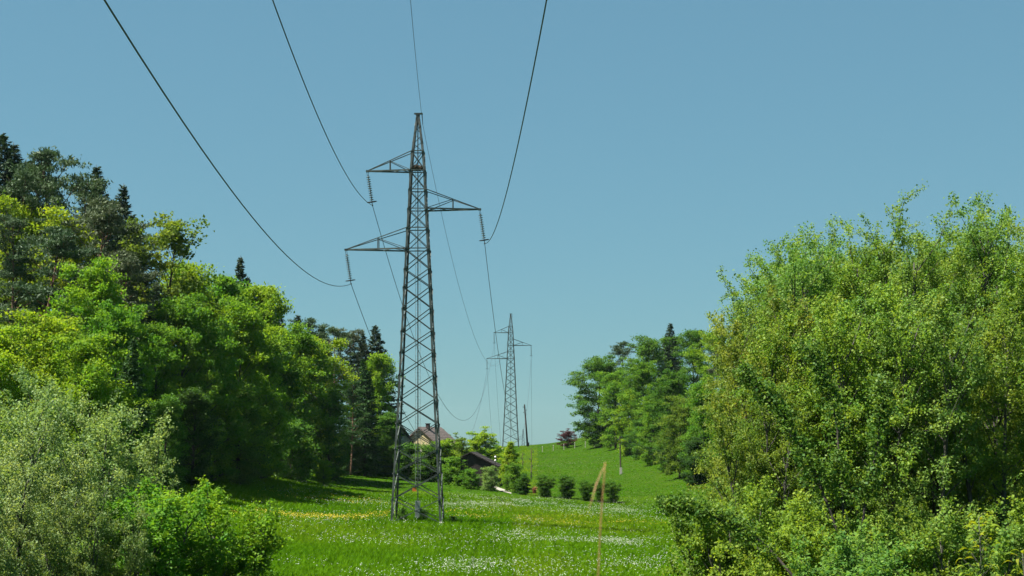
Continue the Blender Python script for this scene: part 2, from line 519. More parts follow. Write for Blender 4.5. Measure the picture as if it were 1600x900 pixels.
# climbing guard, sign: parts of the near pylon only
cg = MB().box((-0.02, -0.05, 1.15), (0.42, 0.34, 1.45)).build('climbing_guard', M_galv, py1)
for k in range(5):
    MB().box((-0.02 + (k - 2) * 0.09, -0.235, 1.15), (0.03, 0.03, 1.4)).build('rib', M_galv, cg)
sg = MB().box((-0.14, -1.98, 2.95), (0.36, 0.02, 0.34)).build('warning_sign', M_orange, py1)
sg['label'] = 'orange warning plate'
MB().bar((-0.45, -1.95, 3.22), (0.35, -1.95, 3.10), 0.05).build('bracket', M_steel, sg)

# ------------------------------------------------------------------ insulators and cables
def world_tip(pyl, h, s, L):
    rz = pyl.rotation_euler[2]
    return Vector(pyl.location) + Matrix.Rotation(rz, 3, 'Z') @ Vector((s * (L + 0.06), 0, h - 0.08))

def make_insulator():
    root = empty('insulator_string', (0, 0, 0))
    h = MB()
    for s in (-1, 1): h.bar((s * 0.06, 0, 0.02), (s * 0.06, 0, -0.34), 0.035)
    h.bar((-0.08, 0, -0.34), (0.08, 0, -0.34), 0.05).build('hanger', M_wire, root)
    n = 11
    for k in range(n):
        z = -0.42 - k * 0.2
        me = DISC
        obj('disc', me, root, (0, 0, z))
    rg = MB(); ring = []
    for k in range(17):
        t = 2 * math.pi * k / 16; ring.append((0.43 * math.cos(t), 0.26 * math.sin(t), -2.66))
    rg.tube(ring, 0.028, 5, False)
    rg.bar((-0.43, 0, -2.66), (0.43, 0, -2.66), 0.045, 0.05)
    rg.build('grading_ring', M_wire, root)
    MB().tube([(0, 0, -2.55), (0, 0, -2.95)], 0.035, 6).build('yoke', M_wire, root)
    MB().tube([(0, -0.28, -3.0), (0, -0.1, -2.95), (0, 0.1, -2.95), (0, 0.28, -3.0)], [0.03, 0.07, 0.07, 0.03], 6).build('suspension_clamp', M_wire, root)
    return root
DISC = MB().lathe([(0.0, 0.055), (0.045, 0.05), (0.05, 0.015), (0.17, -0.03), (0.185, -0.06), (0.06, -0.05), (0.035, -0.07), (0.03, -0.15), (0.0, -0.15)], 12).mesh('disc', M_glass, True)
ins0 = make_insulator()
clamps = {}
names = ['top left arm', 'right arm', 'lower left arm']
where = {1: 'near pylon', 2: 'pylon on the crest'}
for pi, pyl, lean in ((1, py1, 8.5), (2, py2, 0.8)):
    for k, (h, s, L, ht, post) in enumerate(ARMS):
        io = ins0 if (pi, k) == (1, 0) else copy_tree(ins0)
        t = world_tip(pyl, h, s, L)
        io.location = t; io.rotation_euler = (0, R(-lean), 0)
        tag(io, ('tilted' if pi == 1 else 'hanging') + ' insulator string under the %s of the %s' % (names[k], where[pi]), 'insulator', 'insulator strings of the pylons')
        clamps[(pi, k)] = t + Matrix.Rotation(R(-lean), 3, 'Y') @ Vector((0, 0, -2.97))
clamps[(1, 3)] = Vector(py1.location) + Vector((0.43, 0, 35.1))
clamps[(2, 3)] = Vector(py2.location) + Vector((0.4, 0, 35.3))
for k, (h, s, L, ht, post) in enumerate(ARMS):
    clamps[(3, k)] = Vector((X3 + s * L, Z3, B3 + h - 3))
clamps[(3, 3)] = Vector((X3, Z3, B3 + 36))

def cable(k, rad, a, b, sag, sag3, label):
    p1, p2, p3 = clamps[(1, k)], clamps[(2, k)], clamps[(3, k)]
    D = Z1; pts = []
    for u in np.linspace(1.55, 0, 60)[:-1]:
        pts.append(p1 + Vector((0.0405 * u * D, -u * D, (a * u + b * u * u) * D)))
    for q0, q1, sg_, n in ((p1, p2, sag, 60), (p2, p3, sag3, 40)):
        for i in range(n):
            s = i / n
            pts.append(q0.lerp(q1, s) + Vector((0, 0, -4 * sg_ * s * (1 - s))))
    pts.append(p3)
    o = MB().tube(pts, rad, 6, True).build('power_cable', M_wire, None, True)
    tag(o, label, 'cable', 'cables of the overhead power line')
cable(0, 0.026, -0.135, 0.143, 19.7, 34, 'black power cable running from the top left arm of the near pylon')
cable(1, 0.026, -0.135, 0.143, 19.7, 34, 'black power cable carried by the right arm of the near pylon')
cable(2, 0.026, -0.135, 0.143, 19.7, 34, 'black power cable at far left, carried by the lower left arm of the pylon')
cable(3, 0.017, -0.064, 0.1, 17.0, 28, 'thin earth wire running over the peak of the near pylon')

# bird nest in the pylon
def nest():
    rng = random.Random(5)
    root = empty('bird_nest', Vector(py1.location) + Vector((0.0, 0, 31.06)))
    mb = MB()
    prof = [(0.0, 0.0), (0.42, 0.02), (0.6, 0.16), (0.56, 0.32), (0.4, 0.36), (0.22, 0.26), (0.0, 0.24)]
    mb.lathe(prof, 14)
    mb.v = [(x * (1 + rng.uniform(-.12, .12)), y * (1 + rng.uniform(-.12, .12)), z + rng.uniform(-.03, .04)) for x, y, z in mb.v]
    mb.build('bowl', M_twig, root)
    tw = MB()
    for i in range(140):
        t = rng.uniform(0, 6.28); r = rng.uniform(0.3, 0.62); z = rng.uniform(0.02, 0.42)
        d = Vector((-math.sin(t) + rng.uniform(-.6, .6), math.cos(t) + rng.uniform(-.6, .6), rng.uniform(-.3, .4))).normalized() * rng.uniform(0.15, 0.32)
        c = Vector((r * math.cos(t), r * math.sin(t), z))
        tw.bar(c - d, c + d, 0.022)
    o = tw.build('twigs', M_twig, root); o['kind'] = 'stuff'
    tag(root, 'dark twig nest lodged in the pylon shaft at the top arm', 'nest')
nest()


# ------------------------------------------------------------------ plants: generators
def unit(v):
    return v / np.maximum(1e-9, np.linalg.norm(v, axis=-1, keepdims=True))

def leaf_quads(rng, c, L, W, up=0.6, axis=None, axw=0.0):
    """kite shaped leaves at the points c; up biases the leaf normals skywards, axis pulls the leaf length along a direction"""
    n = len(c)
    nrm = unit(rng.normal(size=(n, 3)) + np.array([0, 0, up]) * 1.6)
    r = rng.normal(size=(n, 3))
    if axis is not None: r = r * (1 - axw) + axis * axw * 2.0
    t = unit(r - nrm * np.sum(r * nrm, -1, keepdims=True))
    b = np.cross(nrm, t)
    sz = rng.uniform(0.6, 1.4, n)
    l = (L * sz * rng.uniform(0.85, 1.15, n))[:, None]; w = (W * sz * rng.uniform(0.8, 1.2, n))[:, None]
    return np.stack([c - t * l * .5, c + b * w * .5 + t * l * .08 - nrm * w * .12, c + t * l * .5, c - b * w * .5 + t * l * .08 - nrm * w * .12], 1)

def branch_path(rng, p, d, L, n=5, lift=0.25, wob=0.12):
    pts = [np.array(p, float)]; d = np.array(d, float)
    for i in range(n):
        d = d + np.array([0, 0, lift / n]) + rng.normal(size=3) * wob / n ** .5
        d = d / np.linalg.norm(d)
        pts.append(pts[-1] + d * L / n)
    return np.array(pts)

def along(path, t):
    k = t * (len(path) - 1); i = min(int(k), len(path) - 2)
    return path[i] + (path[i + 1] - path[i]) * (k - i)

def blob(rng, c, n, rx, rz):
    """points of a loose leaf clump, fuller towards its upper outside"""
    p = unit(rng.normal(size=(n, 3))) * (rng.uniform(0.15, 1, n) ** 0.55)[:, None]
    p[:, 2] = p[:, 2] * 0.8 + 0.15
    p[rng.uniform(0, 1, n) < 0.22] *= 1.65
    return c + p * np.array([rx, rx, rz])

PROTO = {}
def register(name, wood, bark, V, tint, leafm):
    tm = wood.mesh(name + '_trunk', bark, True)
    cm = np_mesh(name + '_crown', V, 4, leafm, tint)
    top = V[:, :, 2].max(); wid = np.percentile(np.abs(V[:, :, :2]), 98)
    PROTO[name] = (tm, cm, float(top), float(wid))

def broadleaf(name, seed, H=20., R_=5., base=0.15, limbs=30, twigs=5, cl=0.95, per=90, leaf=0.26, shape='round', bark=None, leafm=None, up=0.7, lean=0.03, low=15, high=72, trunk=0.28, fill=1.0, bare=0.0):
    rng = np.random.default_rng(seed)
    wood = MB()
    tp = branch_path(rng, (0, 0, -0.4), (rng.normal() * lean, rng.normal() * lean, 1), H * 0.93 + 0.4, 9, 0.0, 0.10)
    wood.tube([Vector(p) for p in tp], [trunk * (1 - 0.93 * i / 9) + 0.02 for i in range(10)], 7)
    cs, ws = [], []
    for i in range(limbs):
        tr = (i + rng.uniform(0, 1)) / limbs
        t = base + (0.98 - base) * tr
        p = along(tp, t)
        az = i * 2.399 + rng.normal() * 0.35
        el = R(low + (high - low) * tr ** 1.3 + rng.normal() * 7)
        if shape == 'round': pr = math.sin(math.pi * min(1, 0.12 + 0.86 * tr)) ** 0.6
        elif shape == 'tall': pr = (0.55 + 0.6 * tr) if tr < 0.45 else 0.82 * (1 - ((tr - 0.45) / 0.62) ** 2.2) + 0.0
        elif shape == 'cone': pr = 1.05 - 0.85 * tr
        else: pr = 0.45 + 0.75 * tr - 0.35 * tr ** 4
        L = max(0.6, R_ * pr * rng.uniform(0.72, 1.12))
        d = np.array([math.cos(az) * math.cos(el), math.sin(az) * math.cos(el), math.sin(el)])
        bp = branch_path(rng, p, d, L / max(0.45, math.cos(el)) ** 0.6, 5, 0.30, 0.22)
        r0 = max(0.025, trunk * 0.42 * (1 - 0.8 * t))
        wood.tube([Vector(q) for q in bp], [r0 * (1 - 0.85 * k / 5) + 0.006 for k in range(6)], 4, False)
        cs.append(bp[-1]); ws.append(1.0)
        for j in range(twigs):
            s = rng.uniform(max(0.22, bare), 1.0)
            q = along(bp, s)
            dd = unit(d * 0.7 + rng.normal(size=3) * 0.75 + np.array([0, 0, 0.15]))
            tl = L * rng.uniform(0.18, 0.42)
            tw = branch_path(rng, q, dd, tl, 3, 0.2, 0.2)
            wood.tube([Vector(z) for z in tw], [r0 * 0.4 + 0.004, r0 * 0.3 + 0.004, r0 * 0.18 + 0.004, 0.004], 3, False)
            cs.append(tw[-1]); ws.append(rng.uniform(0.55, 1.0))
    cs.append(tp[-1]); ws.append(0.9)
    V, T = [], []
    for c, w in zip(cs, ws):
        k = int(per * w * rng.uniform(0.6, 1.3) * fill)
        s = cl * (0.55 + 0.5 * w) * rng.uniform(0.75, 1.25)
        pts = blob(rng, c, k, s, s * 0.62)
        V.append(leaf_quads(rng, pts, leaf, leaf * 0.66, up))
        T.append(np.clip(rng.uniform(0.2, 0.8) + rng.normal(size=k) * 0.17, 0, 1))
    register(name, wood, bark or M_bark, np.concatenate(V), np.concatenate(T), leafm or M_leaf)

def spruce(name, seed, H=24., R_=3.4, bare=0.06):
    rng = np.random.default_rng(seed)
    wood = MB()
    tp = branch_path(rng, (0, 0, -0.4), (0, 0, 1), H + 0.3, 9, 0, 0.03)
    wood.tube([Vector(p) for p in tp], [0.26 * (1 - 0.97 * i / 9) + 0.012 for i in range(10)], 7)
    V, T = [], []
    h = H * bare; i = 0
    while h < H * 0.985:
        t = h / H
        nb = 6 if t < 0.85 else 4
        for k in range(nb):
            az = k * 6.283 / nb + i * 0.9 + rng.normal() * 0.25
            L = (R_ * (1 - t) ** 0.82 + 0.18) * rng.uniform(0.62, 1.15)
            el = R(-14 + 42 * t ** 2 + rng.normal() * 6)
            d = np.array([math.cos(az) * math.cos(el), math.sin(az) * math.cos(el), math.sin(el)])
            bp = branch_path(rng, along(tp, min(1, t)), d, L, 4, 0.22, 0.08)
            wood.tube([Vector(q) for q in bp], [0.035 * (1 - t) + 0.008] * 4 + [0.004], 3, False)
            n = int(6 + 17 * L)
            s = rng.uniform(0.15, 1.0, n) ** 0.8
            pts = np.array([along(bp, x) for x in s]); side = np.cross(d, [0, 0, 1.0])
            off = rng.normal(size=n) * 0.24 * L * (1.05 - s)
            pts = pts + side * off[:, None] + np.stack([np.zeros(n), np.zeros(n), -np.abs(rng.normal(size=n)) * 0.16], -1)
            V.append(leaf_quads(rng, pts, 0.5, 0.17, 0.9, d + side * np.sign(off)[:, None] * 0.5 + np.array([0, 0, -0.35]), 0.75))
            T.append(np.clip(rng.uniform(0.2, 0.8) + rng.normal(size=n) * 0.15, 0, 1))
        h += (0.62 * (1 - 0.5 * t)) * rng.uniform(0.8, 1.2); i += 1
    register(name, wood, M_bark, np.concatenate(V), np.concatenate(T), M_needle)

def pine(name, seed, H=23., R_=3.6, base=0.38):
    rng = np.random.default_rng(seed)
    wood = MB()
    tp = branch_path(rng, (0, 0, -0.4), (rng.normal() * .03, rng.normal() * .03, 1), H * 0.96, 9, 0, 0.07)
    wood.tube([Vector(p) for p in tp], [0.25 * (1 - 0.9 * i / 9) + 0.015 for i in range(10)], 7)
    V, T = [], []
    n = 30
    for i in range(n):
        tr = (i + rng.uniform(0, 1)) / n; t = base + (0.98 - base) * tr
        az = i * 2.4 + rng.normal() * .4; el = R(2 + 50 * tr + rng.normal() * 10)
        L = R_ * (0.65 + 0.55 * math.sin(math.pi * min(1, 0.2 + .75 * tr))) * rng.uniform(0.5, 1.15) * (1 - 0.35 * tr)
        d = np.array([math.cos(az) * math.cos(el), math.sin(az) * math.cos(el), math.sin(el)])
        bp = branch_path(rng, along(tp, t), d, L, 4, 0.4, 0.25)
        wood.tube([Vector(q) for q in bp], [0.06 * (1 - 0.6 * tr), 0.05, 0.035, 0.02, 0.01], 4, False)
        for j in range(6):
            c = along(bp, rng.uniform(0.4, 1.0)) + rng.normal(size=3) * np.array([.45, .45, .22])
            k = int(rng.uniform(50, 95))
            pts = blob(rng, c, k, rng.uniform(0.5, 0.85), rng.uniform(0.25, 0.4))
            V.append(leaf_quads(rng, pts, 0.34, 0.10, 0.2, np.array([0, 0, 1.0]), 0.4))
            T.append(np.clip(rng.uniform(0.15, 0.85) + rng.normal(size=k) * 0.15, 0, 1))
    register(name, wood, M_barkp, np.concatenate(V), np.concatenate(T), M_needle)

def thicket_tree(name, seed, H=16., stems=3, spread=0.10, R_=2.2, leaf=0.085, per=30, limbs=34, start=0.12, leafm=None, bark=None, droop=0.0, twn=6, cl=0.36, lean=0.0, up=0.35):
    """slender several-stemmed tree with small leaves in sprays along fine twigs"""
    rng = np.random.default_rng(seed)
    wood = MB(); V, T = [], []
    for s in range(stems):
        az0 = s * 6.283 / max(1, stems) + rng.uniform(0, 1)
        sp = spread * rng.uniform(0.5, 1.3) if stems > 1 else lean
        if s == 0: sp = 0.015
        h = H * (1.0 if s == 0 else rng.uniform(0.86, 1.0))
        tp = branch_path(rng, (math.cos(az0) * .15, math.sin(az0) * .15, -0.4), (math.cos(az0) * sp * 1.3, math.sin(az0) * sp * 1.3, 1), h, 10, 0.05, 0.07)
        r0 = 0.09 + 0.005 * h
        wood.tube([Vector(p) for p in tp], [r0 * (1 - 0.92 * i / 10) + 0.008 for i in range(11)], 6)
        for i in range(limbs):
            tr = (i + rng.uniform(0, 1)) / limbs; t = start + (0.99 - start) * tr
            az = i * 2.4 + rng.normal() * .4; el = R(25 + 40 * tr + rng.normal() * 9)
            L = R_ * (0.62 + 0.5 * math.sin(math.pi * min(1, 0.10 + 0.72 * tr))) * rng.uniform(0.6, 1.25) * (1 - 0.22 * tr)
            d = np.array([math.cos(az) * math.cos(el), math.sin(az) * math.cos(el), math.sin(el)])
            bp = branch_path(rng, along(tp, t), d, L, 5, 0.25 - droop, 0.2)
            wood.tube([Vector(q) for q in bp], [0.045 * (1 - .6 * t) + .006, .032, .024, .016, .01, .005], 3, False)
            tb = rng.uniform(0.25, 0.75)
            for j in range(twn):
                q = along(bp, rng.uniform(0.25, 1.0) if j else 1.0)
                dd = unit(d * .6 + rng.normal(size=3) * .7 + np.array([0, 0, 0.15 - droop * 2]))
                tw = branch_path(rng, q, dd, rng.uniform(0.35, 0.8) * R_ * 0.45, 3, 0.15 - droop * 3, .2)
                if j % 2 == 0: wood.tube([Vector(z) for z in tw], [.007, .006, .005, .003], 3, False)
                k = int(per * rng.uniform(0.5, 1.4))
                f = rng.uniform(0, 1, k)
                pts = np.array([along(tw, x) for x in f]) + rng.normal(size=(k, 3)) * cl * np.array([.5, .5, .42])
                V.append(leaf_quads(rng, pts, leaf, leaf * 0.72, up))
                T.append(np.clip(tb + rng.uniform(-.2, .2) + rng.normal(size=k) * 0.2, 0, 1))
    register(name, wood, bark or M_barkg, np.concatenate(V), np.concatenate(T), leafm or M_gloss)

broadleaf('beech', 11, 22, 6.0, 0.05, 40, 7, 1.15, 105, 0.33, 'tall')
broadleaf('oak', 23, 19, 7.0, 0.10, 44, 8, 1.15, 130, 0.35, 'round', low=2, high=75)
broadleaf('maple', 37, 18, 5.8, 0.06, 38, 7, 1.05, 100, 0.31, 'round', low=15, high=80)
broadleaf('hornbeam', 41, 17, 5.2, 0.02, 42, 7, 1.0, 98, 0.30, 'tall', low=5, high=75)
broadleaf('open_oak', 53, 20, 4.6, 0.25, 26, 6, 0.75, 70, 0.28, 'round', bare=0.35, low=20, high=70)
broadleaf('shrub', 61, 4.0, 2.5, 0.02, 34, 6, 0.5, 70, 0.20, 'round', low=0, high=80, trunk=0.09)
broadleaf('vase_shrub', 71, 3.0, 1.7, 0.04, 36, 6, 0.36, 62, 0.15, 'vase', low=22, high=80, trunk=0.07)
broadleaf('small_tree', 83, 6.0, 3.2, 0.16, 32, 6, 0.55, 95, 0.22, 'round', low=5, high=75, trunk=0.12)
broadleaf('sapling', 91, 7.0, 2.4, 0.02, 40, 5, 0.42, 60, 0.18, 'cone', low=35, high=80, trunk=0.08)
spruce('spruce', 7, 24, 5.0)
spruce('thin_spruce', 8, 24, 4.0, 0.2)
pine('pine', 9, 23, 4.4, 0.34)
pine('broad_pine', 10, 21, 5.4, 0.42)
thicket_tree('aspen', 101, 17, 3, 0.08, 3.0, leaf=0.085, per=95, cl=0.20, start=0.2)
thicket_tree('birch', 102, 16.5, 3, 0.08, 2.7, leaf=0.082, droop=0.16, per=95, limbs=40, cl=0.21, start=0.2)
thicket_tree('alder', 103, 13, 4, 0.15, 2.8, leaf=0.09, per=92, limbs=30, cl=0.20, start=0.3)
thicket_tree('hawthorn', 104, 9.5, 5, 0.22, 2.5, leaf=0.085, per=80, limbs=32, leafm=M_gloss, start=0.10, cl=0.19)
thicket_tree('hazel', 105, 8, 6, 0.22, 2.0, leaf=0.115, per=50, limbs=26, leafm=M_leaf, start=0.06, cl=0.22, up=0.6)

# ------------------------------------------------------------------ plants: placement
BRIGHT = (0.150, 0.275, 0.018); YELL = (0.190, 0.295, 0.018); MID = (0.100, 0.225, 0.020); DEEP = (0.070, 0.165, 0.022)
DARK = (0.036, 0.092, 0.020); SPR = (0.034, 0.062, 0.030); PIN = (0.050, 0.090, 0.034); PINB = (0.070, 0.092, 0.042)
GREY = (0.185, 0.285, 0.095); ASP = (0.160, 0.265, 0.032); ASP2 = (0.180, 0.250, 0.036); BIR = (0.135, 0.250, 0.044); PURP = (0.095, 0.036, 0.046)
OLIVE = (0.125, 0.200, 0.026); HEDGE = (0.058, 0.135, 0.018)
prng = random.Random(77)

def plant(proto, px, top, z, col, label, name='broadleaf_tree', cat='tree', group=None, wid=1.0, sink=0.0):
    tm, cm, h, w = PROTO[proto]
    x = (px - 800) * z / F
    b = G(x, z) - sink
    s = ((HZ - top) * z / F - b) / h
    root = empty(name, (x, z, b), prng.uniform(0, 6.283))
    root.scale = (s * wid, s * wid, s)
    obj('trunk', tm, root)
    c = obj('crown', cm, root)
    j = [prng.uniform(0.92, 1.08) for _ in range(3)]
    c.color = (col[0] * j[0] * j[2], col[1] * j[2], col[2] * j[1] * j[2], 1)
    tag(root, label, cat, group)
    return root

GL, GR, GT = 'trees of the left forest', 'trees of the right forest', 'slender trees of the near right thicket'
LEFT = [
 ('spruce', 8, 208, 172, SPR, 'dark spruce at the very left end of the skyline', 'spruce_tree', 1.2),
 ('broad_pine', 95, 233, 166, PIN, 'broad-topped dark pine rising highest on the left skyline', 'pine_tree', 1.0),
 ('pine', 48, 268, 160, PIN, 'dark pine just left of the broad-topped skyline pine', 'pine_tree', 1.0),
 ('spruce', 157, 260, 178, SPR, 'pointed dark spruce right of the broad-topped skyline pine', 'spruce_tree', 1.0),
 ('spruce', 187, 288, 186, SPR, 'slightly lower pointed spruce between the dark pines and the open-crowned oak', 'spruce_tree', 1.0),
 ('spruce', 28, 226, 178, SPR, 'second dark spruce from the left end of the skyline', 'spruce_tree', 1.2),
 ('pine', 70, 256, 176, PIN, 'dark pine right of the leftmost skyline spruces', 'pine_tree', 1.1),
 ('pine', 128, 275, 170, PIN, 'dark pine filling the skyline left of the pointed spruces', 'pine_tree', 1.0),
 ('spruce', 212, 335, 176, SPR, 'dark spruce close beside the open-crowned oak on the left skyline', 'spruce_tree', 1.1),
 ('pine', 222, 350, 168, PIN, 'dark pine behind the open-crowned oak', 'pine_tree', 1.2),
 ('broad_pine', 128, 300, 152, PINB, 'grey-green pine below the two pointed skyline spruces', 'pine_tree', 1.1),
 ('broad_pine', 58, 345, 142, PIN, 'bushy grey-green pine in the upper left forest', 'pine_tree', 1.2),
 ('pine', 214, 385, 166, PINB, 'brownish pine left of the tall open-crowned oak', 'pine_tree', 1.0),
 ('broad_pine', 165, 385, 146, PINB, 'brownish pine in the middle of the upper left forest', 'pine_tree', 1.1),
 ('pine', 14, 330, 148, PIN, 'dark pine at the left picture edge below the skyline', 'pine_tree', 1.1),
 ('spruce', 240, 440, 150, SPR, 'dark spruce standing below the tall open-crowned oak', 'spruce_tree', 1.1),
 ('maple', 96, 318, 155, YELL, 'bright yellow-green maple showing between the upper left pines', 'broadleaf_tree', 0.8),
 ('maple', 22, 300, 158, YELL, 'yellow-green tree glowing between pines at the left edge', 'broadleaf_tree', 0.7),
 ('maple', 150, 395, 138, BRIGHT, 'bright green tree below the brownish pines', 'broadleaf_tree', 0.8),
 ('open_oak', 247, 328, 158, OLIVE, 'tall thin open-crowned oak standing above the left forest', 'broadleaf_tree', 1.0),
 ('beech', 296, 402, 166, BRIGHT, 'bright green beech right of the open-crowned oak', 'broadleaf_tree', 1.0),
 ('beech', 342, 424, 178, MID, 'green beech on the skyline left of the thin spruce', 'broadleaf_tree', 0.95),
 ('oak', 276, 452, 150, MID, 'broad green oak below the open-crowned oak', 'broadleaf_tree', 0.85),
 ('thin_spruce', 371, 400, 205, SPR, 'thin dark spruce poking over the middle of the left forest', 'spruce_tree', 0.9),
 ('thin_spruce', 391, 432, 210, SPR, 'short dark spruce right beside the thin spruce', 'spruce_tree', 0.9),
 ('beech', 412, 438, 196, BRIGHT, 'bright green beech right of the thin spruces', 'broadleaf_tree', 0.95),
 ('spruce', 434, 466, 226, SPR, 'lone dark spruce tip midway down the left skyline', 'spruce_tree', 0.8),
 ('oak', 372, 455, 172, BRIGHT, 'large bright green oak in the left forest front', 'broadleaf_tree', 0.85),
 ('maple', 462, 500, 210, MID, 'green maple right of the lone spruce tip', 'broadleaf_tree', 1.0),
 ('pine', 488, 496, 242, PIN, 'dark pine on the skyline left of the near pylon, first of three', 'pine_tree', 1.0),
 ('broad_pine', 520, 506, 248, PIN, 'dark pine on the skyline left of the near pylon, second of three', 'pine_tree', 1.0),
 ('spruce', 462, 492, 238, SPR, 'dark spruce right of the lone spruce tip', 'spruce_tree', 1.1),
 ('spruce', 506, 508, 252, SPR, 'dark spruce between the skyline pines left of the near pylon', 'spruce_tree', 1.2),
 ('spruce', 566, 520, 256, SPR, 'dark spruce left of the bushy spruce closest to the near pylon', 'spruce_tree', 1.1),
 ('pine', 548, 513, 252, PINB, 'brownish pine on the skyline left of the near pylon, third of three', 'pine_tree', 1.0),
 ('spruce', 588, 508, 256, SPR, 'dark bushy spruce closest to the near pylon', 'spruce_tree', 1.35),
 ('maple', 497, 520, 218, YELL, 'yellow-green maple in front of the dark skyline pines', 'broadleaf_tree', 0.95),
 ('beech', 592, 548, 250, BRIGHT, 'bright green tree at the right end of the left forest', 'broadleaf_tree', 0.8),
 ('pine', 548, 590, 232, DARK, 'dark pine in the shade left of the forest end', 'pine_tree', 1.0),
 ('hornbeam', 328, 490, 158, MID, 'green hornbeam at the left forest edge, nearest the meadow corner', 'broadleaf_tree', 1.0),
 ('hornbeam', 405, 510, 180, MID, 'green hornbeam in the middle of the left forest edge', 'broadleaf_tree', 1.0),
 ('hornbeam', 447, 560, 196, DEEP, 'deep green hornbeam right of the middle forest edge', 'broadleaf_tree', 1.0),
 ('beech', 246, 500, 140, MID, 'tall green beech behind the near left bushes', 'broadleaf_tree', 0.85),
 ('oak', 188, 470, 132, MID, 'green oak above the near grey-green bush', 'broadleaf_tree', 0.8),
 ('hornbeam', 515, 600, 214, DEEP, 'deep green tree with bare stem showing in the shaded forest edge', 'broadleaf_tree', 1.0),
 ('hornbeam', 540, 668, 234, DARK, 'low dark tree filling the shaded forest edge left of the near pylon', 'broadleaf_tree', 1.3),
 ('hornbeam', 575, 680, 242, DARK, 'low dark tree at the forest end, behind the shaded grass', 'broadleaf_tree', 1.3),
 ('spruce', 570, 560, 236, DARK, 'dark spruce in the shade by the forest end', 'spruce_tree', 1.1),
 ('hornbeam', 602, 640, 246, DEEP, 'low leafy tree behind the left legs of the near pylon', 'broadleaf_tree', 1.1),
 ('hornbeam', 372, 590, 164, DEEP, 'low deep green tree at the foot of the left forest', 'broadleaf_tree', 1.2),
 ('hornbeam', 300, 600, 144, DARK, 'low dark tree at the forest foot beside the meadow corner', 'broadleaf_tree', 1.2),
 ('maple', 62, 478, 104, YELL, 'yellow-green maple rising behind the grey-green bush', 'broadleaf_tree', 1.0),
 ('maple', 142, 512, 100, BRIGHT, 'bright green maple right of the yellow-green maple at left', 'broadleaf_tree', 0.95),
 ('maple', 4, 500, 98, YELL, 'yellow-green tree cut by the left picture edge', 'broadleaf_tree', 1.0),
 ('spruce', 205, 530, 122, DARK, 'dark spruce in the shade behind the near left bushes', 'spruce_tree', 1.1),
 ('hornbeam', 255, 610, 124, DEEP, 'shaded hornbeam above the yellow-green near bush', 'broadleaf_tree', 1.0),
]
for p, px, top, z, col, lab, nm, w in LEFT:
    plant(p, px, top, z, col, lab, nm, 'tree', GL, w)
RIGHT = [
 ('oak', 932, 552, 345, DEEP, 'large round oak at the left end of the right forest', 'broadleaf_tree', 1.0),
 ('broad_pine', 972, 532, 372, PIN, 'dark pine top behind the left end of the right forest', 'pine_tree', 1.0),
 ('spruce', 1045, 505, 345, SPR, 'pointed dark spruce on the right forest skyline', 'spruce_tree', 1.25),
 ('maple', 1012, 520, 338, DEEP, 'green maple left of the right forest spruce', 'broadleaf_tree', 1.0),
 ('beech', 1052, 522, 356, DEEP, 'deep green beech directly behind the right forest spruce', 'broadleaf_tree', 1.0),
 ('beech', 1085, 512, 322, DEEP, 'tall green beech right of the right forest spruce', 'broadleaf_tree', 1.0),
 ('oak', 1112, 512, 312, BRIGHT, 'bright broad oak on the right forest skyline', 'broadleaf_tree', 0.8),
 ('broad_pine', 1136, 540, 285, PINB, 'brownish pine in the right forest beside the near thicket', 'pine_tree', 1.0),
 ('beech', 1160, 515, 330, DEEP, 'deep green beech half hidden behind the near thicket', 'broadleaf_tree', 1.0),
 ('maple', 962, 575, hit(962, 702).y, MID, 'green tree between the large round oak and the short pole', 'broadleaf_tree', 1.1),
 ('hornbeam', 985, 605, hit(985, 711).y, BRIGHT, 'bright green tree at the slope edge beside the short pole', 'broadleaf_tree', 1.2),
 ('oak', 1010, 560, hit(1010, 716).y + 12, MID, 'broad green oak behind the slope edge right of the short pole', 'broadleaf_tree', 0.8),
 ('hornbeam', 1022, 612, hit(1022, 726).y, MID, 'green tree right of the short pole on the slope edge', 'broadleaf_tree', 1.1),
 ('oak', 1058, 575, hit(1058, 742).y + 10, DEEP, 'broad green oak in the right forest front', 'broadleaf_tree', 0.8),
 ('maple', 1062, 615, hit(1062, 748).y, OLIVE, 'olive-green maple at the lower right forest edge', 'broadleaf_tree', 1.0),
 ('hornbeam', 1100, 590, hit(1100, 762).y + 8, MID, 'green hornbeam in the right forest front', 'broadleaf_tree', 1.0),
 ('hornbeam', 1140, 585, hit(1140, 770).y + 8, MID, 'green hornbeam behind the left flank of the near thicket', 'broadleaf_tree', 1.0),
 ('beech', 1185, 560, 230, DEEP, 'deep green beech hidden behind the near thicket', 'broadleaf_tree', 1.0),
 ('hornbeam', 1000, 650, hit(1000, 717).y, DEEP, 'low deep green tree at the right forest foot', 'broadleaf_tree', 1.4),
 ('hornbeam', 940, 640, hit(940, 699).y, DEEP, 'low tree under the large round oak', 'broadleaf_tree', 1.3),
 ('hornbeam', 1042, 665, hit(1042, 737).y, DEEP, 'low deep green tree at the lower right forest edge', 'broadleaf_tree', 1.3),
 ('hornbeam', 1085, 680, hit(1085, 757).y, DARK, 'low dark tree where the right forest meets the thicket', 'broadleaf_tree', 1.3),
]
for p, px, top, z, col, lab, nm, w in RIGHT:
    plant(p, px, top, z, col, lab, nm, 'tree', GR, w)
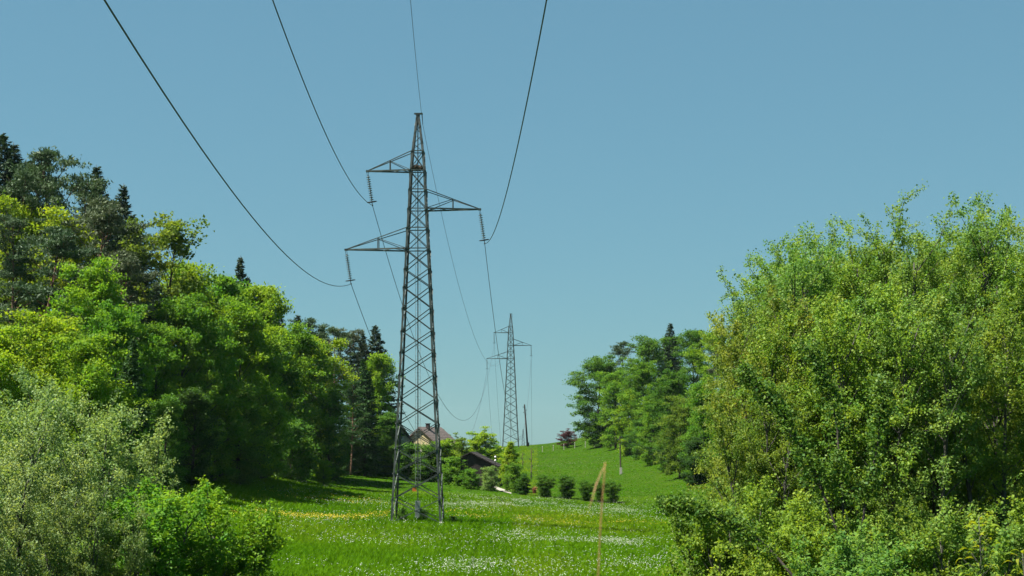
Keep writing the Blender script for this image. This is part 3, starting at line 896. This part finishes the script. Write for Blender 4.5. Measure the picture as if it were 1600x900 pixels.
THICK = [
 ('birch', 1245, 345, 60, BIR, 'drooping birch at the left top of the near thicket', 1.0),
 ('aspen', 1318, 330, 63, ASP, 'slender aspen right of the drooping birch', 1.0),
 ('aspen', 1425, 281, 61, BIR, 'tallest aspen of the near thicket', 1.0),
 ('birch', 1372, 372, 66, ASP2, 'brownish-green birch left of the tallest aspen', 1.0),
 ('aspen', 1492, 345, 64, ASP, 'slender aspen in the dip right of the tallest aspen', 1.0),
 ('birch', 1553, 297, 62, BIR, 'tall birch near the right picture edge', 1.0),
 ('aspen', 1612, 318, 60, ASP, 'aspen cut by the right picture edge', 1.1),
 ('aspen', 1212, 378, 62, BIR, 'pale aspen at the outer left corner of the near thicket', 0.95),
 ('birch', 1262, 362, 69, ASP, 'birch filling the gap behind the drooping birch', 1.2),
 ('aspen', 1350, 352, 70, ASP, 'aspen in the back row left of the tallest aspen', 1.2),
 ('birch', 1452, 330, 70, BIR, 'birch in the back row right of the tallest aspen', 1.2),
 ('aspen', 1585, 335, 69, ASP, 'aspen in the back row near the right picture edge', 1.2),
 ('birch', 1228, 366, 64, ASP, 'full-crowned birch behind the outer left corner of the thicket', 1.15),
 ('birch', 1300, 338, 65, BIR, 'birch between the drooping birch and the tallest aspen', 1.0),
 ('aspen', 1392, 318, 64, ASP, 'slender aspen just left of the tallest aspen', 0.9),
 ('birch', 1520, 322, 65, ASP2, 'yellowish birch left of the tall birch near the right edge', 1.0),
 ('alder', 1188, 462, 60, ASP2, 'twiggy alder at the outermost left of the thicket, against the far forest', 0.9),
 ('alder', 1222, 430, 58, ASP2, 'pale twiggy alder at the left flank of the thicket', 0.9),
 ('alder', 1290, 440, 55, ASP, 'leafy alder below the drooping birch', 1.0),
 ('alder', 1380, 425, 54, ASP, 'leafy alder below the tallest aspen', 1.0),
 ('alder', 1470, 440, 53, BIR, 'leafy alder in the middle of the thicket front', 1.0),
 ('alder', 1570, 420, 53, ASP, 'leafy alder at the right of the thicket front', 1.0),
 ('alder', 1190, 565, 54, OLIVE, 'shorter alder leaning out at the thicket left edge', 1.0),
]
for p, px, top, z, col, lab, w in THICK:
    plant(p, px, top, z, col, lab, p + '_tree', 'tree', GT, w)
LOW = [
 ('hazel', 1160, 752, 48, OLIVE, 'low olive-green hazel bush reaching from the thicket over the meadow', 1.0),
 ('hazel', 1205, 735, 46, ASP, 'hazel bush at the foot of the leaning alder', 1.0),
 ('hazel', 1338, 808, 39, BIR, 'hazel bush hiding the foot of the leaning tree', 1.1),
 ('hazel', 1270, 775, 43, ASP, 'hazel bush at the left of the thicket foot', 1.0),
 ('hazel', 1395, 775, 42, ASP, 'hazel bush in the middle of the thicket foot', 1.0),
 ('hazel', 1480, 772, 42, BIR, 'hazel bush left of the willow shoot', 1.0),
 ('hazel', 1590, 770, 43, ASP, 'hazel bush behind the willow shoots at right', 1.0),
]
for p, px, top, z, col, lab, w in LOW:
    plant(p, px, top, z, col, lab, 'hazel_bush', 'bush', 'hazel bushes at the thicket foot', w)
def leaning_tree():
    rng = np.random.default_rng(31)
    z0 = 43.0; x0 = (1345 - 800) * z0 / F; b = G(x0, z0)
    root = empty('leaning_tree', (x0, z0, b)); o0 = Vector((x0, z0, b))
    wood = MB(); V, T = [], []
    limbs = [([(1335, 905), (1292, 772), (1235, 668), (1165, 590)], 0.06), ([(1300, 985), (1235, 885), (1175, 830), (1105, 803), (1042, 790)], 0.05),
             ([(1330, 930), (1318, 760), (1300, 640), (1262, 545)], 0.05), ([(1342, 960), (1350, 800), (1372, 690), (1378, 600)], 0.05)]
    for pts, r in limbs:
        path = [Vector((0, 0, -0.3))] + [pix(px, py, z0 - 1.6 + 0.4 * i) - o0 for i, (px, py) in enumerate(pts)]
        P = [np.array(p) for p in path]
        for i in range(1, len(P) - 1): P[i] = P[i] + rng.normal(size=3) * 0.06
        fine = [along(P, t) for t in np.linspace(0, 1, 14)]
        for i in range(1, 13): fine[i] = (fine[i - 1] + fine[i] * 2 + fine[i + 1]) / 4
        wood.tube([Vector(p) for p in fine], [r * (1 - 0.85 * i / 13) + 0.008 for i in range(14)], 7)
        for j in range(46):
            t = rng.uniform(0.45, 1.0); q = along(fine, t)
            d = unit(fine[-1] - fine[5] + rng.normal(size=3) * 1.6)
            tw = branch_path(rng, q, d, rng.uniform(0.3, 0.95) * (1.15 - 0.6 * t), 4, 0.2, 0.25)
            wood.tube([Vector(w) for w in tw], [0.014, 0.011, 0.008, 0.006, 0.003], 4, False)
            for m in range(3):
                c = along(tw, rng.uniform(0.4, 1.0)); k = int(rng.uniform(16, 42))
                V.append(leaf_quads(rng, c + rng.normal(size=(k, 3)) * 0.12, 0.085, 0.06, 0.5)); T.append(np.clip(rng.uniform(.2, .8) + rng.normal(size=k) * .2, 0, 1))
    obj('trunk', wood.mesh('leaning_trunk', M_bark, True), root)
    c = obj('crown', np_mesh('leaning_crown', np.concatenate(V), 4, M_gloss, np.concatenate(T)), root)
    c.color = (0.095, 0.185, 0.030, 1)
    tag(root, 'leaning tree with dark bare limbs reaching left out of the thicket', 'tree', GT)
leaning_tree()
NEARL = [
 ('hawthorn', 55, 560, 46, GREY, 'large grey-green hawthorn filling the lower left corner', 1.0, 'hawthorn_bush'),
 ('hawthorn', 132, 585, 49, GREY, 'grey-green hawthorn with twiggy crown beside the corner hawthorn', 0.95, 'hawthorn_bush'),
 ('hawthorn', 10, 650, 40, (0.19, 0.275, 0.10), 'grey-green bush at the left picture edge below the hawthorns', 1.0, 'hawthorn_bush'),
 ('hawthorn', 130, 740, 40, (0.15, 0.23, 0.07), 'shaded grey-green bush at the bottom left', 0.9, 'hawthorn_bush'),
 ('hazel', 312, 742, 46, BRIGHT, 'yellow-green bush jutting onto the meadow at lower left', 1.15, 'leafy_bush'),
 ('hazel', 240, 740, 44, MID, 'green bush between the hawthorns and the yellow-green bush', 1.3, 'leafy_bush'),
 ('hazel', 345, 808, 45, MID, 'small green bush at the meadow side of the yellow-green bush', 1.0, 'leafy_bush'),
]
for p, px, top, z, col, lab, w, nm in NEARL:
    plant(p, px, top, z, col, lab, nm, 'bush', 'near bushes at lower left', w)
SHRUBS = [
 ('shrub', 455, 655, 190, DEEP, 'dark rounded shrub at the left forest foot', 1.1, 'leafy_shrub'),
 ('shrub', 505, 717, 196, BRIGHT, 'small bright round bush in front of the left forest', 0.9, 'leafy_shrub'),
 ('shrub', 612, 690, 246, DEEP, 'dark shrub below the cream house, left of the ladder', 1.3, 'leafy_shrub'),
 ('shrub', 645, 690, 240, DEEP, 'dark shrub seen through the middle of the near pylon', 1.3, 'leafy_shrub'),
 ('shrub', 672, 692, 236, DEEP, 'dark shrub behind the right legs of the near pylon', 1.3, 'leafy_shrub'),
 ('shrub', 694, 684, 238, BRIGHT, 'bright green shrub right of the near pylon, below the roof', 1.1, 'leafy_shrub'),
 ('shrub', 708, 712, 226, MID, 'green shrub beside the near pylon and left of the shed', 1.2, 'leafy_shrub'),
 ('shrub', 735, 731, 218, MID, 'wide dark green shrub in front of the shed', 1.2, 'leafy_shrub'),
 ('shrub', 766, 727, 216, GREY, 'small grey-green shrub by the right end of the shed', 0.9, 'leafy_shrub'),
 ('small_tree', 719, 675, 262, OLIVE, 'thin round little tree on the skyline right of the houses', 0.8, 'small_tree'),
 ('small_tree', 751, 665, 266, YELL, 'yellowish round tree on the skyline behind the shed', 1.3, 'small_tree'),
 ('small_tree', 697, 670, 285, MID, 'little green tree behind the house roof', 0.7, 'small_tree'),
 ('small_tree', 775, 690, 300, MID, 'low green tree between the yellowish tree and the crest pylon', 1.0, 'small_tree'),
 ('sapling', 797, 688, 222, YELL, 'upright yellow-green sapling in front of the crest pylon', 1.0, 'sapling_tree'),
 ('shrub', 804, 722, 214, MID, 'leafy shrub at the foot of the upright sapling', 1.0, 'leafy_shrub'),
 ('small_tree', 886, 669, hit(886, 700).y, PURP, 'dark purple-leaved round tree on the crest', 1.45, 'purple_tree'),
 ('shrub', 1012, 712, hit(1012, 722).y, MID, 'low scrub bush at the right forest edge beside the pole', 1.3, 'leafy_shrub'),
 ('shrub', 1045, 729, hit(1045, 742).y, OLIVE, 'low scrub bush at the right forest edge, middle of three', 1.3, 'leafy_shrub'),
 ('shrub', 1078, 742, hit(1078, 757).y, MID, 'low scrub bush at the right forest edge nearest the thicket', 1.3, 'leafy_shrub'),
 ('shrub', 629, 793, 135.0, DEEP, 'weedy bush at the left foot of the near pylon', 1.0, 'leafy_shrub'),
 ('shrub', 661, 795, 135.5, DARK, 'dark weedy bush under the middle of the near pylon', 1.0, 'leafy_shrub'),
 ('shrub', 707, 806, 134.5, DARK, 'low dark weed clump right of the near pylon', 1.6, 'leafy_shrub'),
]
for p, px, top, z, col, lab, w, nm in SHRUBS:
    plant(p, px, top, z, col, lab, nm, 'tree' if 'tree' in nm else 'shrub', None, w)
for px, top, z, lab in [(818, 739, 207, 'leftmost of the six clipped hedge bushes, beside the sapling'), (852, 741, 204, 'second hedge bush from the left in the row on the slope'),
        (886, 741, 202, 'third hedge bush from the left in the row on the slope'), (916, 749, 200, 'fourth hedge bush from the left in the row on the slope'),
        (937, 749, 198.5, 'fifth hedge bush, behind the dry stalk'), (957, 750, 197.5, 'rightmost of the six hedge bushes on the slope')]:
    plant('vase_shrub', px, top, z, HEDGE, lab, 'hedge_bush', 'bush', 'row of six hedge bushes', {818: 1.45, 852: 1.65, 886: 1.55, 916: 1.5, 937: 1.05, 957: 1.5}[px])

# ------------------------------------------------------------------ buildings
def tri_prism(mb, pts, d):
    """closed prism: polygon pts extruded by the vector d"""
    n = len(pts); d = Vector(d)
    a = [Vector(p) for p in pts]; b = [p + d for p in a]
    mb.poly(a); mb.poly(list(reversed(b)))
    for i in range(n):
        j = (i + 1) % n
        mb.poly([a[j], a[i], b[i], b[j]])
    return mb

def gable_house(name, peak, half, pitch, length, yaw, wallm, roofm, over=0.45, thick=0.22, half_l=None):
    """root at the ground below the front gable; local y runs back along the ridge"""
    gx, gz = peak.x, peak.y
    base = G(gx, gz)
    root = empty(name, (gx, gz, base), yaw)
    H = peak.z - base
    half_l = half_l or half
    eR, eL = H - half * math.tan(pitch), H - half_l * math.tan(pitch)
    w = MB()
    tri_prism(w, [(-half_l, 0, -1.5), (half, 0, -1.5), (half, 0, eR), (0, 0, H), (-half_l, 0, eL)], (0, length, 0))
    w.build('wall', wallm, root)
    for s, hl in ((1, half), (-1, half_l)):
        r = MB()
        e = hl + over
        z0 = H + 0.03; ze = H + 0.03 - e * math.tan(pitch)
        tri_prism(r, [(0, -over, z0), (s * e, -over, ze), (s * e, -over, ze + thick), (0, -over, z0 + thick / math.cos(pitch))], (0, length + 2 * over, 0))
        ro = r.build('roof', roofm, root)
        for k in range(int(e / math.cos(pitch) / 0.45)):
            t = (k + 0.5) * 0.45 * math.cos(pitch)
            MB().bar((s * t, -over - 0.02, z0 + thick * 1.12 - t * math.tan(pitch)), (s * t, length + over + 0.02, z0 + thick * 1.12 - t * math.tan(pitch)), 0.06, 0.05).build('tile_course', roofm, ro)
    return root, H, eR

def window(root, x, z, w, h, y=-0.03):
    f = MB()
    for s in (-1, 1):
        f.box((x + s * w / 2, y, z), (0.1, 0.1, h + 0.1)); f.box((x, y, z + s * h / 2), (w - 0.1, 0.1, 0.1))
    fo = f.build('window', M_white, root)
    MB().box((x, y + 0.02, z), (w - 0.06, 0.04, h - 0.06)).build('pane', M_pane, fo)
    MB().box((x, y - 0.06, z - h / 2 - 0.09), (w + 0.3, 0.2, 0.06)).build('sill', M_pale, fo)

h1, H1, e1 = gable_house('house', pix(656.5, 669.5, 268), 3.7, R(38), 7.0, R(-27), M_cream, M_tile)
ch = MB().box((0.45, 1.9, H1 + 0.15), (0.55, 0.55, 1.3)).build('chimney', M_dark, h1)
MB().box((0.45, 1.9, H1 + 0.86), (0.72, 0.72, 0.12)).build('chimney_cap', M_dark, ch)
window(h1, -0.6, 2.2, 1.0, 1.2)
lt = MB(); tri_prism(lt, [(-3.6, -0.02, 3.9), (-3.6, -2.6, 2.7), (-3.6, -2.6, 2.55), (-3.6, -0.02, 3.75)], (6.2, 0, 0)); lt.build('porch_roof', M_tileg, h1)
for x in (-3.4, 2.4):
    MB().box((x, -2.4, 1.3), (0.16, 0.16, 2.5)).build('porch_post', M_dark, h1)
tag(h1, 'cream house with brown tiled roof and chimney behind the near pylon', 'house')
h2, H2, e2 = gable_house('house', pix(618, 658, 262), 2.5, R(52), 8.0, R(16), M_pale, M_tiled, over=0.5, thick=0.45)
window(h2, 1.0, H2 - 2.6, 0.55, 1.0)
tag(h2, 'pale house with steep dark roof, half hidden left of the cream house', 'house')
s1, HS, eS = gable_house('shed', pix(735, 708, 226), 3.8, R(26.5), 6.5, R(-6), M_dark, M_dark, over=0.35, thick=0.14, half_l=1.4)
k = -1.3
while k < 3.75:
    top = HS - abs(k) * math.tan(R(26.5)) - 0.06
    MB().box((k, -0.012, top / 2 - 0.5), (0.27, 0.03, top + 1.0)).build('plank', M_dark, s1)
    k += 0.31
tag(s1, 'dark brown wooden shed among green shrubs', 'shed')

# hutch
p = hit(796, 757, 150)
hr = empty('garden_hutch', (p.x, p.y, p.z), R(-4))
MB().box((0, 0.3, 0.5), (1.7, 0.7, 1.0)).build('body', M_dark, hr)
MB().box((0, 0.25, 1.06), (2.0, 1.0, 0.09)).build('roof', M_wood, hr)
MB().box((-0.22, -0.07, 0.5), (0.42, 0.03, 0.78)).build('door', M_white, hr)
MB().box((0.5, -0.07, 0.5), (0.5, 0.03, 0.78)).build('panel', M_red, hr)
tag(hr, 'small dark hutch with white door below the sapling', 'hutch')
# rail fence
a = hit(764, 753, 150); b = hit(783, 757, 150)
fr = empty('rail_fence', a)
d = b - a
for i in range(4):
    q = d * (i / 3)
    MB().box((q.x, q.y, q.z + 0.4), (0.1, 0.1, 1.0)).build('post', M_woodl, fr)
for hh in (0.42, 0.78):
    MB().bar((0, -0.07, hh), (d.x, d.y - 0.07, d.z + hh), 0.05, 0.1).build('rail', M_woodl, fr)
tag(fr, 'short pale wooden rail fence by the gravel path', 'fence')
# lamp
p = pix(774, 714, 222); g0 = G(p.x, p.y)
lr = empty('garden_lamp', (p.x, p.y, g0))
MB().tube([(0, 0, 0), (0, 0, p.z - g0)], 0.04, 8).build('pole', M_dark, lr)
for dz in (0.0, -0.5):
    MB().lathe([(0.0, 0.16), (0.1, 0.12), (0.15, 0.0), (0.1, -0.12), (0.0, -0.16)], 10, Matrix.Translation((0, -0.05, p.z - g0 + dz))).build('globe', M_white, lr, True)
tag(lr, 'slim garden lamp with two white globes beside the shed roof', 'lamp')
# red flower pot
p = hit(835, 771, 150)
pr = empty('flower_pot', p)
MB().lathe([(0.0, 0.0), (0.2, 0.0), (0.28, 0.42), (0.31, 0.42), (0.31, 0.5), (0.0, 0.46)], 12).build('pot', M_red, pr)
mb = MB(); rr = random.Random(3)
for i in range(60):
    c = Vector((rr.gauss(0, .2), rr.gauss(0, .2), 0.65 + rr.gauss(0, .14)))
    u = Vector((rr.gauss(0, 1), rr.gauss(0, 1), rr.gauss(0, 1))).normalized() * 0.09; v = u.orthogonal().normalized() * 0.06
    mb.poly([c - u, c + v, c + u, c - v])
mb.build('blossom', M_red, pr)
tag(pr, 'rust-red flower pot between the first two hedge bushes', 'flower pot')

# ------------------------------------------------------------------ poles and fence posts
def utility_pole(px_t, py_t, px_b, py_b, z, label, arms, r=0.13, name='utility_pole', mat=None):
    z = hit(px_b, py_b).y
    b = pix(px_b, py_b, z); t = pix(px_t, py_t, z)
    g0 = G(b.x, z)
    root = empty(name, (b.x, z, g0))
    h = t.z - g0; dx = t.x - b.x
    MB().tube([(0, 0, -0.5), (dx * .5, 0, h * .5), (dx, 0, h)], [r * 1.25, r, r * 0.8], 9).build('pole', mat or M_pole, root)
    MB().box((0.03, 0, 0.35), (r * 3.4, r * 3.4, 1.5)).build('pole_base', M_post if arms == 1 else M_pole, root)
    for i, (f, L) in enumerate(ARMSP[arms]):
        c = Vector((dx * f, -r * 0.9, h * f))
        ar = MB().bar(c + Vector((-abs(L), 0, 0)) if L < 0 else c, c if L < 0 else c + Vector((L, 0, 0)), 0.06).build('bracket', M_wire, root)
        e = c + Vector((L, 0, 0.0))
        MB().lathe([(0.0, 0.3), (0.07, 0.28), (0.05, 0.18), (0.085, 0.1), (0.05, 0.0)], 8, Matrix.Translation(e)).build('insulator', M_glass, ar)
    tag(root, label, 'pole')
    return root, Vector((b.x + dx, z, t.z))
ARMSP = {0: [(0.93, -0.42), (0.86, 0.5), (0.80, -0.42)], 1: [(0.97, 0.3), (0.9, -0.3), (0.83, 0.3)], 2: [(0.86, 0.28), (0.62, -0.26), (0.4, 0.24)]}
utility_pole(819.5, 632, 824.5, 695.5, 414, 'tall leaning dark wooden pole right of the crest pylon', 0, 0.22)
up, upt = utility_pole(968.5, 682, 970, 741, 252, 'short dark pole at the right forest edge', 1, 0.11)
utility_pole(830.5, 700, 830, 748, 250, 'thin weathered post on the slope above the hedge row', 2, 0.07, 'wooden_post', M_wood)
utility_pole(816.3, 707, 816.5, 733, 248, 'short thin post left of the weathered slope post', 2, 0.05, 'wooden_post', M_wood)
for k, (dz, lab) in enumerate(((0.0, 'uppermost thin wire from the short pole into the right forest'), (-0.45, 'middle thin wire from the short pole into the right forest'), (-0.9, 'lowest thin wire from the short pole into the right forest'))):
    A = upt + Vector((0.1, 0, dz - 0.2)); Bq = pix(1100, 716 + k * 5, 215)
    pts = [A.lerp(Bq, s / 12) + Vector((0, 0, -4 * 0.5 * (s / 12) * (1 - s / 12))) for s in range(13)]
    tag(MB().tube(pts, 0.012, 5).build('thin_wire', M_wire), lab, 'wire', 'wires of the short pole')
POSTS = [(847.5, 706.5), (864.5, 704.5), (881, 703), (898, 700.5), (914.5, 699.5), (929, 698)]
ordn = ['first', 'second', 'third', 'fourth', 'fifth', 'sixth']
for i, (px, py) in enumerate(POSTS):
    p = hit(px, py)
    o = empty('fence_post', p)
    MB().box((0, 0, 0.55), (0.16, 0.16, 1.5)).build('shaft', M_post, o)
    MB().lathe([(0.1, 1.3), (0.0, 1.42)], 4).build('point', M_post, o)
    tag(o, '%s pale fence post from the left along the crest' % ordn[i], 'fence post', 'pale fence posts on the crest')

# ------------------------------------------------------------------ meadow grass and flowers
def vnoise(x, z, seed, scale):
    r = np.random.default_rng(seed); n = 128
    g = r.uniform(0, 1, (n, n)); u = np.mod(x / scale, n - 1); v = np.mod(z / scale, n - 1)
    i = u.astype(int); j = v.astype(int); f = u - i; h = v - j
    f = f * f * (3 - 2 * f); h = h * h * (3 - 2 * h)
    return (g[i, j] * (1 - f) + g[i + 1, j] * f) * (1 - h) + (g[i, j + 1] * (1 - f) + g[i + 1, j + 1] * f) * h

def fbm(x, z, seed, s):
    return 0.55 * vnoise(x, z, seed, s) + 0.3 * vnoise(x, z, seed + 1, s / 2.3) + 0.15 * vnoise(x, z, seed + 2, s / 5.1)

def build_grass():
    rng = np.random.default_rng(4)
    n = 240000
    z = np.exp(rng.uniform(math.log(84), math.log(430), n))
    x = rng.uniform(-1, 1, n) * 0.30 * z - 0.03 * z
    keep = (x < 0.17 * z) & (x > -0.26 * z)
    x, z = x[keep], z[keep]; n = len(x)
    y = ground(x, z)
    hgt = (0.22 + 0.30 * fbm(x, z, 50, 9)) * rng.uniform(0.6, 1.25, n)
    hgt *= np.where(z > 196, 0.3, 0.78)
    base = np.stack([x, z, y - 0.02], -1)
    tint0 = np.clip(-0.05 + 1.0 * fbm(x, z * 0.6, 60, 14) + rng.normal(size=n) * 0.10, 0, 1)
    strip = (z > 205) & (x > 0.005 * z) & (x < 0.0165 * z)          # unmown paler strip up the slope
    tint0 = np.where(strip, np.clip(tint0 + 0.3, 0, 1), np.where(z > 205, tint0 * 0.15, tint0))
    V, T = [], []
    for k in range(3):
        az = rng.uniform(0, 6.283, n); w = rng.uniform(0.035, 0.075, n) * (z / 130) ** 0.7
        off = np.stack([rng.normal(size=n) * .12, rng.normal(size=n) * .12, np.zeros(n)], -1)
        t = np.stack([np.cos(az), np.sin(az), np.zeros(n)], -1) * w[:, None]
        tip = np.stack([rng.normal(size=n) * .12 + .03, rng.normal(size=n) * .12, hgt * rng.uniform(.7, 1.1, n)], -1)
        b = base + off
        V.append(np.stack([b - t, b + t, b + tip], 1)); T.append(np.clip(tint0 + rng.normal(size=n) * .08, 0, 1))
    o = obj('meadow_grass', np_mesh('meadow_grass', np.concatenate(V), 3, M_blade, np.concatenate(T)))
    tag(o, 'fresh green meadow grass around the near pylon', 'grass', kind='stuff')
build_grass()

def build_flowers():
    rng = np.random.default_rng(8)
    W, Y = [], []
    def band(px0, py0, px1, py1, n, wz, lst, wx=0.6, clump=0.5):
        a, b = hit(px0, py0), hit(px1, py1)
        t = rng.uniform(0, 1, n * 3)
        x = a.x + (b.x - a.x) * t + rng.normal(size=n * 3) * wx
        z = a.y + (b.y - a.y) * t + rng.normal(size=n * 3) * wz
        k = fbm(x, z, 90, 4.0) + rng.uniform(-.16, .16, n * 3) > clump
        lst.append(np.stack([x[k], z[k]], -1)[:n])
    band(690, 790, 1060, 806, 2600, 10.0, W, clump=0.52)
    band(700, 784, 900, 792, 1000, 6.0, W, clump=0.55)
    band(760, 832, 1110, 862, 900, 4.5, W, clump=0.52)
    band(940, 850, 1090, 860, 160, 3.0, W, clump=0.50)
    band(690, 884, 1090, 892, 900, 3.5, W, clump=0.52)
    band(560, 896, 800, 892, 400, 3.0, W, clump=0.55)
    band(500, 845, 900, 848, 500, 3.5, W, clump=0.55)
    band(420, 815, 640, 818, 160, 3.0, W)
    band(520, 788, 640, 792, 260, 5.0, W)
    band(840, 730, 960, 735, 260, 18.0, W, 2.0)
    z = rng.uniform(86, 190, 5500); x = rng.uniform(-0.2, 0.16, 5500) * z
    k = fbm(x, z, 95, 6) > 0.52
    W.append(np.stack([x[k], z[k]], -1))
    band(370, 806, 610, 809, 1000, 2.5, Y, clump=0.5)
    band(700, 806, 1040, 822, 500, 6.0, Y)
    band(420, 770, 620, 790, 260, 5.0, Y)
    for nm, lst, m, lab, s0 in (('white_meadow_flowers', W, M_petal, 'drifts of small white meadow flowers in the grass', 0.022), ('yellow_meadow_flowers', Y, M_yellow, 'band of small yellow buttercups left of the near pylon', 0.028)):
        P = np.concatenate(lst); x, z = P[:, 0], P[:, 1]
        n = len(x); y = ground(x, z) + rng.uniform(0.22, 0.5, n)
        c = np.stack([x, z, y], -1)
        V = []
        for q in range(2):
            nn = unit(rng.normal(size=(n, 3)) * .6 + np.array([0, -0.5, 1.0]))
            t = unit(np.cross(nn, rng.normal(size=(n, 3)))); b = np.cross(nn, t)
            s = (s0 * rng.uniform(.55, 1.35, n))[:, None]
            cc = c + rng.normal(size=(n, 3)) * np.array([.05, .05, .03]) * (q > 0)
            V.append(np.stack([cc - t * s, cc + b * s, cc + t * s, cc - b * s], 1))
        o = obj(nm, np_mesh(nm, np.concatenate(V), 4, m))
        tag(o, lab, 'flowers', kind='stuff')
build_flowers()

# ------------------------------------------------------------------ thin summer haze
def build_haze():
    m, n, l = new_mat('haze')
    o = n.new('ShaderNodeOutputMaterial'); v = n.new('ShaderNodeVolumePrincipled')
    v.inputs['Color'].default_value = (0.72, 0.90, 1.0, 1)
    v.inputs['Density'].default_value = HAZE
    v.inputs['Anisotropy'].default_value = 0.2
    l.new(v.outputs[0], o.inputs['Volume'])
    b = MB().box((0, 1480, -30), (4900, 3160, 220)).build('haze', m)
    tag(b, 'thin pale summer haze over the valley', 'haze', kind='stuff')
HAZE = 0.000028
build_haze()

# ------------------------------------------------------------------ things close to the camera
def dry_stalk():
    z = 3.0
    g0 = G(0.17, z)
    pts = [pix(928, 1600, z), pix(932, 1100, z), pix(935, 900, z), pix(937.5, 840, z), pix(940.5, 790, z), pix(944, 750, z), pix(945.5, 722, z)]
    base = Vector((pts[0].x - 0.01, z + 0.02, g0 - 0.05))
    root = empty('dry_grass_stalk', (base.x, base.y, g0))
    loc = [p - Vector((base.x, base.y, g0)) for p in [base] + pts]
    MB().tube(loc, [0.0016, 0.0015, 0.0014, 0.0013, 0.0012, 0.0011, 0.0010, 0.0007], 8).build('stem', M_stalk, root, True)
    tipp = [pix(944.5, 728, z), pix(938, 742, z - .02), pix(931, 759, z - .05), pix(926, 778, z - .07), pix(919, 797, z - .09)]
    MB().tube([p - Vector((base.x, base.y, g0)) for p in tipp], [0.0005, 0.0010, 0.0011, 0.0008, 0.0004], 6).build('drooping_tip', M_straw, root, True)
    tag(root, 'dry tan grass stalk with a bent tip, close to the camera', 'stalk')
dry_stalk()

LEAFM = None
def willow_shoot(px, top, z, label, n, seed):
    rng = random.Random(seed)
    x = (px - 800) * z / F; g0 = G(x, z); h = (HZ - top) * z / F - g0
    root = empty('willow_shoot', (x, z, g0))
    pts = [Vector((0.05 * math.sin(i * 1.1), 0.04 * math.cos(i * 1.3), h * i / 8)) for i in range(9)]
    MB().tube(pts, [0.016 - 0.0016 * i for i in range(9)], 6).build('stem', M_barkg, root, True)
    def leaf_mesh():
        mb = MB(); L = 0.085; W_ = 0.014
        sec = [(0, 0.002), (0.2, 0.75), (0.45, 1.0), (0.75, 0.65), (1.0, 0.03)]
        for t, w in sec:
            zc = 0.018 * math.sin(t * 2.6) - 0.035 * t * t
            mb.v += [(-W_ * w, t * L, zc + 0.005 * w), (0, t * L, zc), (W_ * w, t * L, zc + 0.005 * w)]
        for i in range(4):
            a = i * 3
            mb.f += [(a, a + 1, a + 4, a + 3), (a + 1, a + 2, a + 5, a + 4)]
        me = mb.mesh('willow_leaf', M_leaf, True)
        at = me.attributes.new('tint', 'FLOAT', 'FACE'); at.data.foreach_set('value', [0.5] * len(me.polygons))
        return me
    global LEAFM
    LEAFM = LEAFM or leaf_mesh()
    for i in range(n):
        f = 1 - 0.22 * (i / n) ** 0.9
        k = f * 8; j = min(7, int(k)); c = pts[j].lerp(pts[j + 1], k - j)
        az = i * 2.4 + rng.uniform(-.4, .4)
        tw = rng.uniform(0.02, 0.20) * (0.4 + i / n)
        c2 = c + Vector((math.cos(az) * tw, math.sin(az) * tw * .6, tw * 0.8))
        s = rng.uniform(0.8, 1.35)
        o = obj('leaf', LEAFM, root, c2, (R(rng.uniform(-30, 45)), R(rng.uniform(-40, 40)), az - math.pi / 2), (s, s, s))
        y = rng.uniform(0, 1)
        o.color = (0.17 + 0.13 * y, 0.27 + 0.04 * y, 0.02, 1)
        if tw > 0.06 and i % 2 == 0: MB().bar(c, c2, 0.005).build('twig', M_barkg, root)
    tag(root, label, 'shoot', 'young willow shoots at lower right')
willow_shoot(1524, 808, 16.5, 'young willow shoot with long yellow-green leaves at lower right', 70, 1)
willow_shoot(1592, 862, 15.5, 'lower willow shoot with yellow leaves in the bottom right corner', 40, 2)
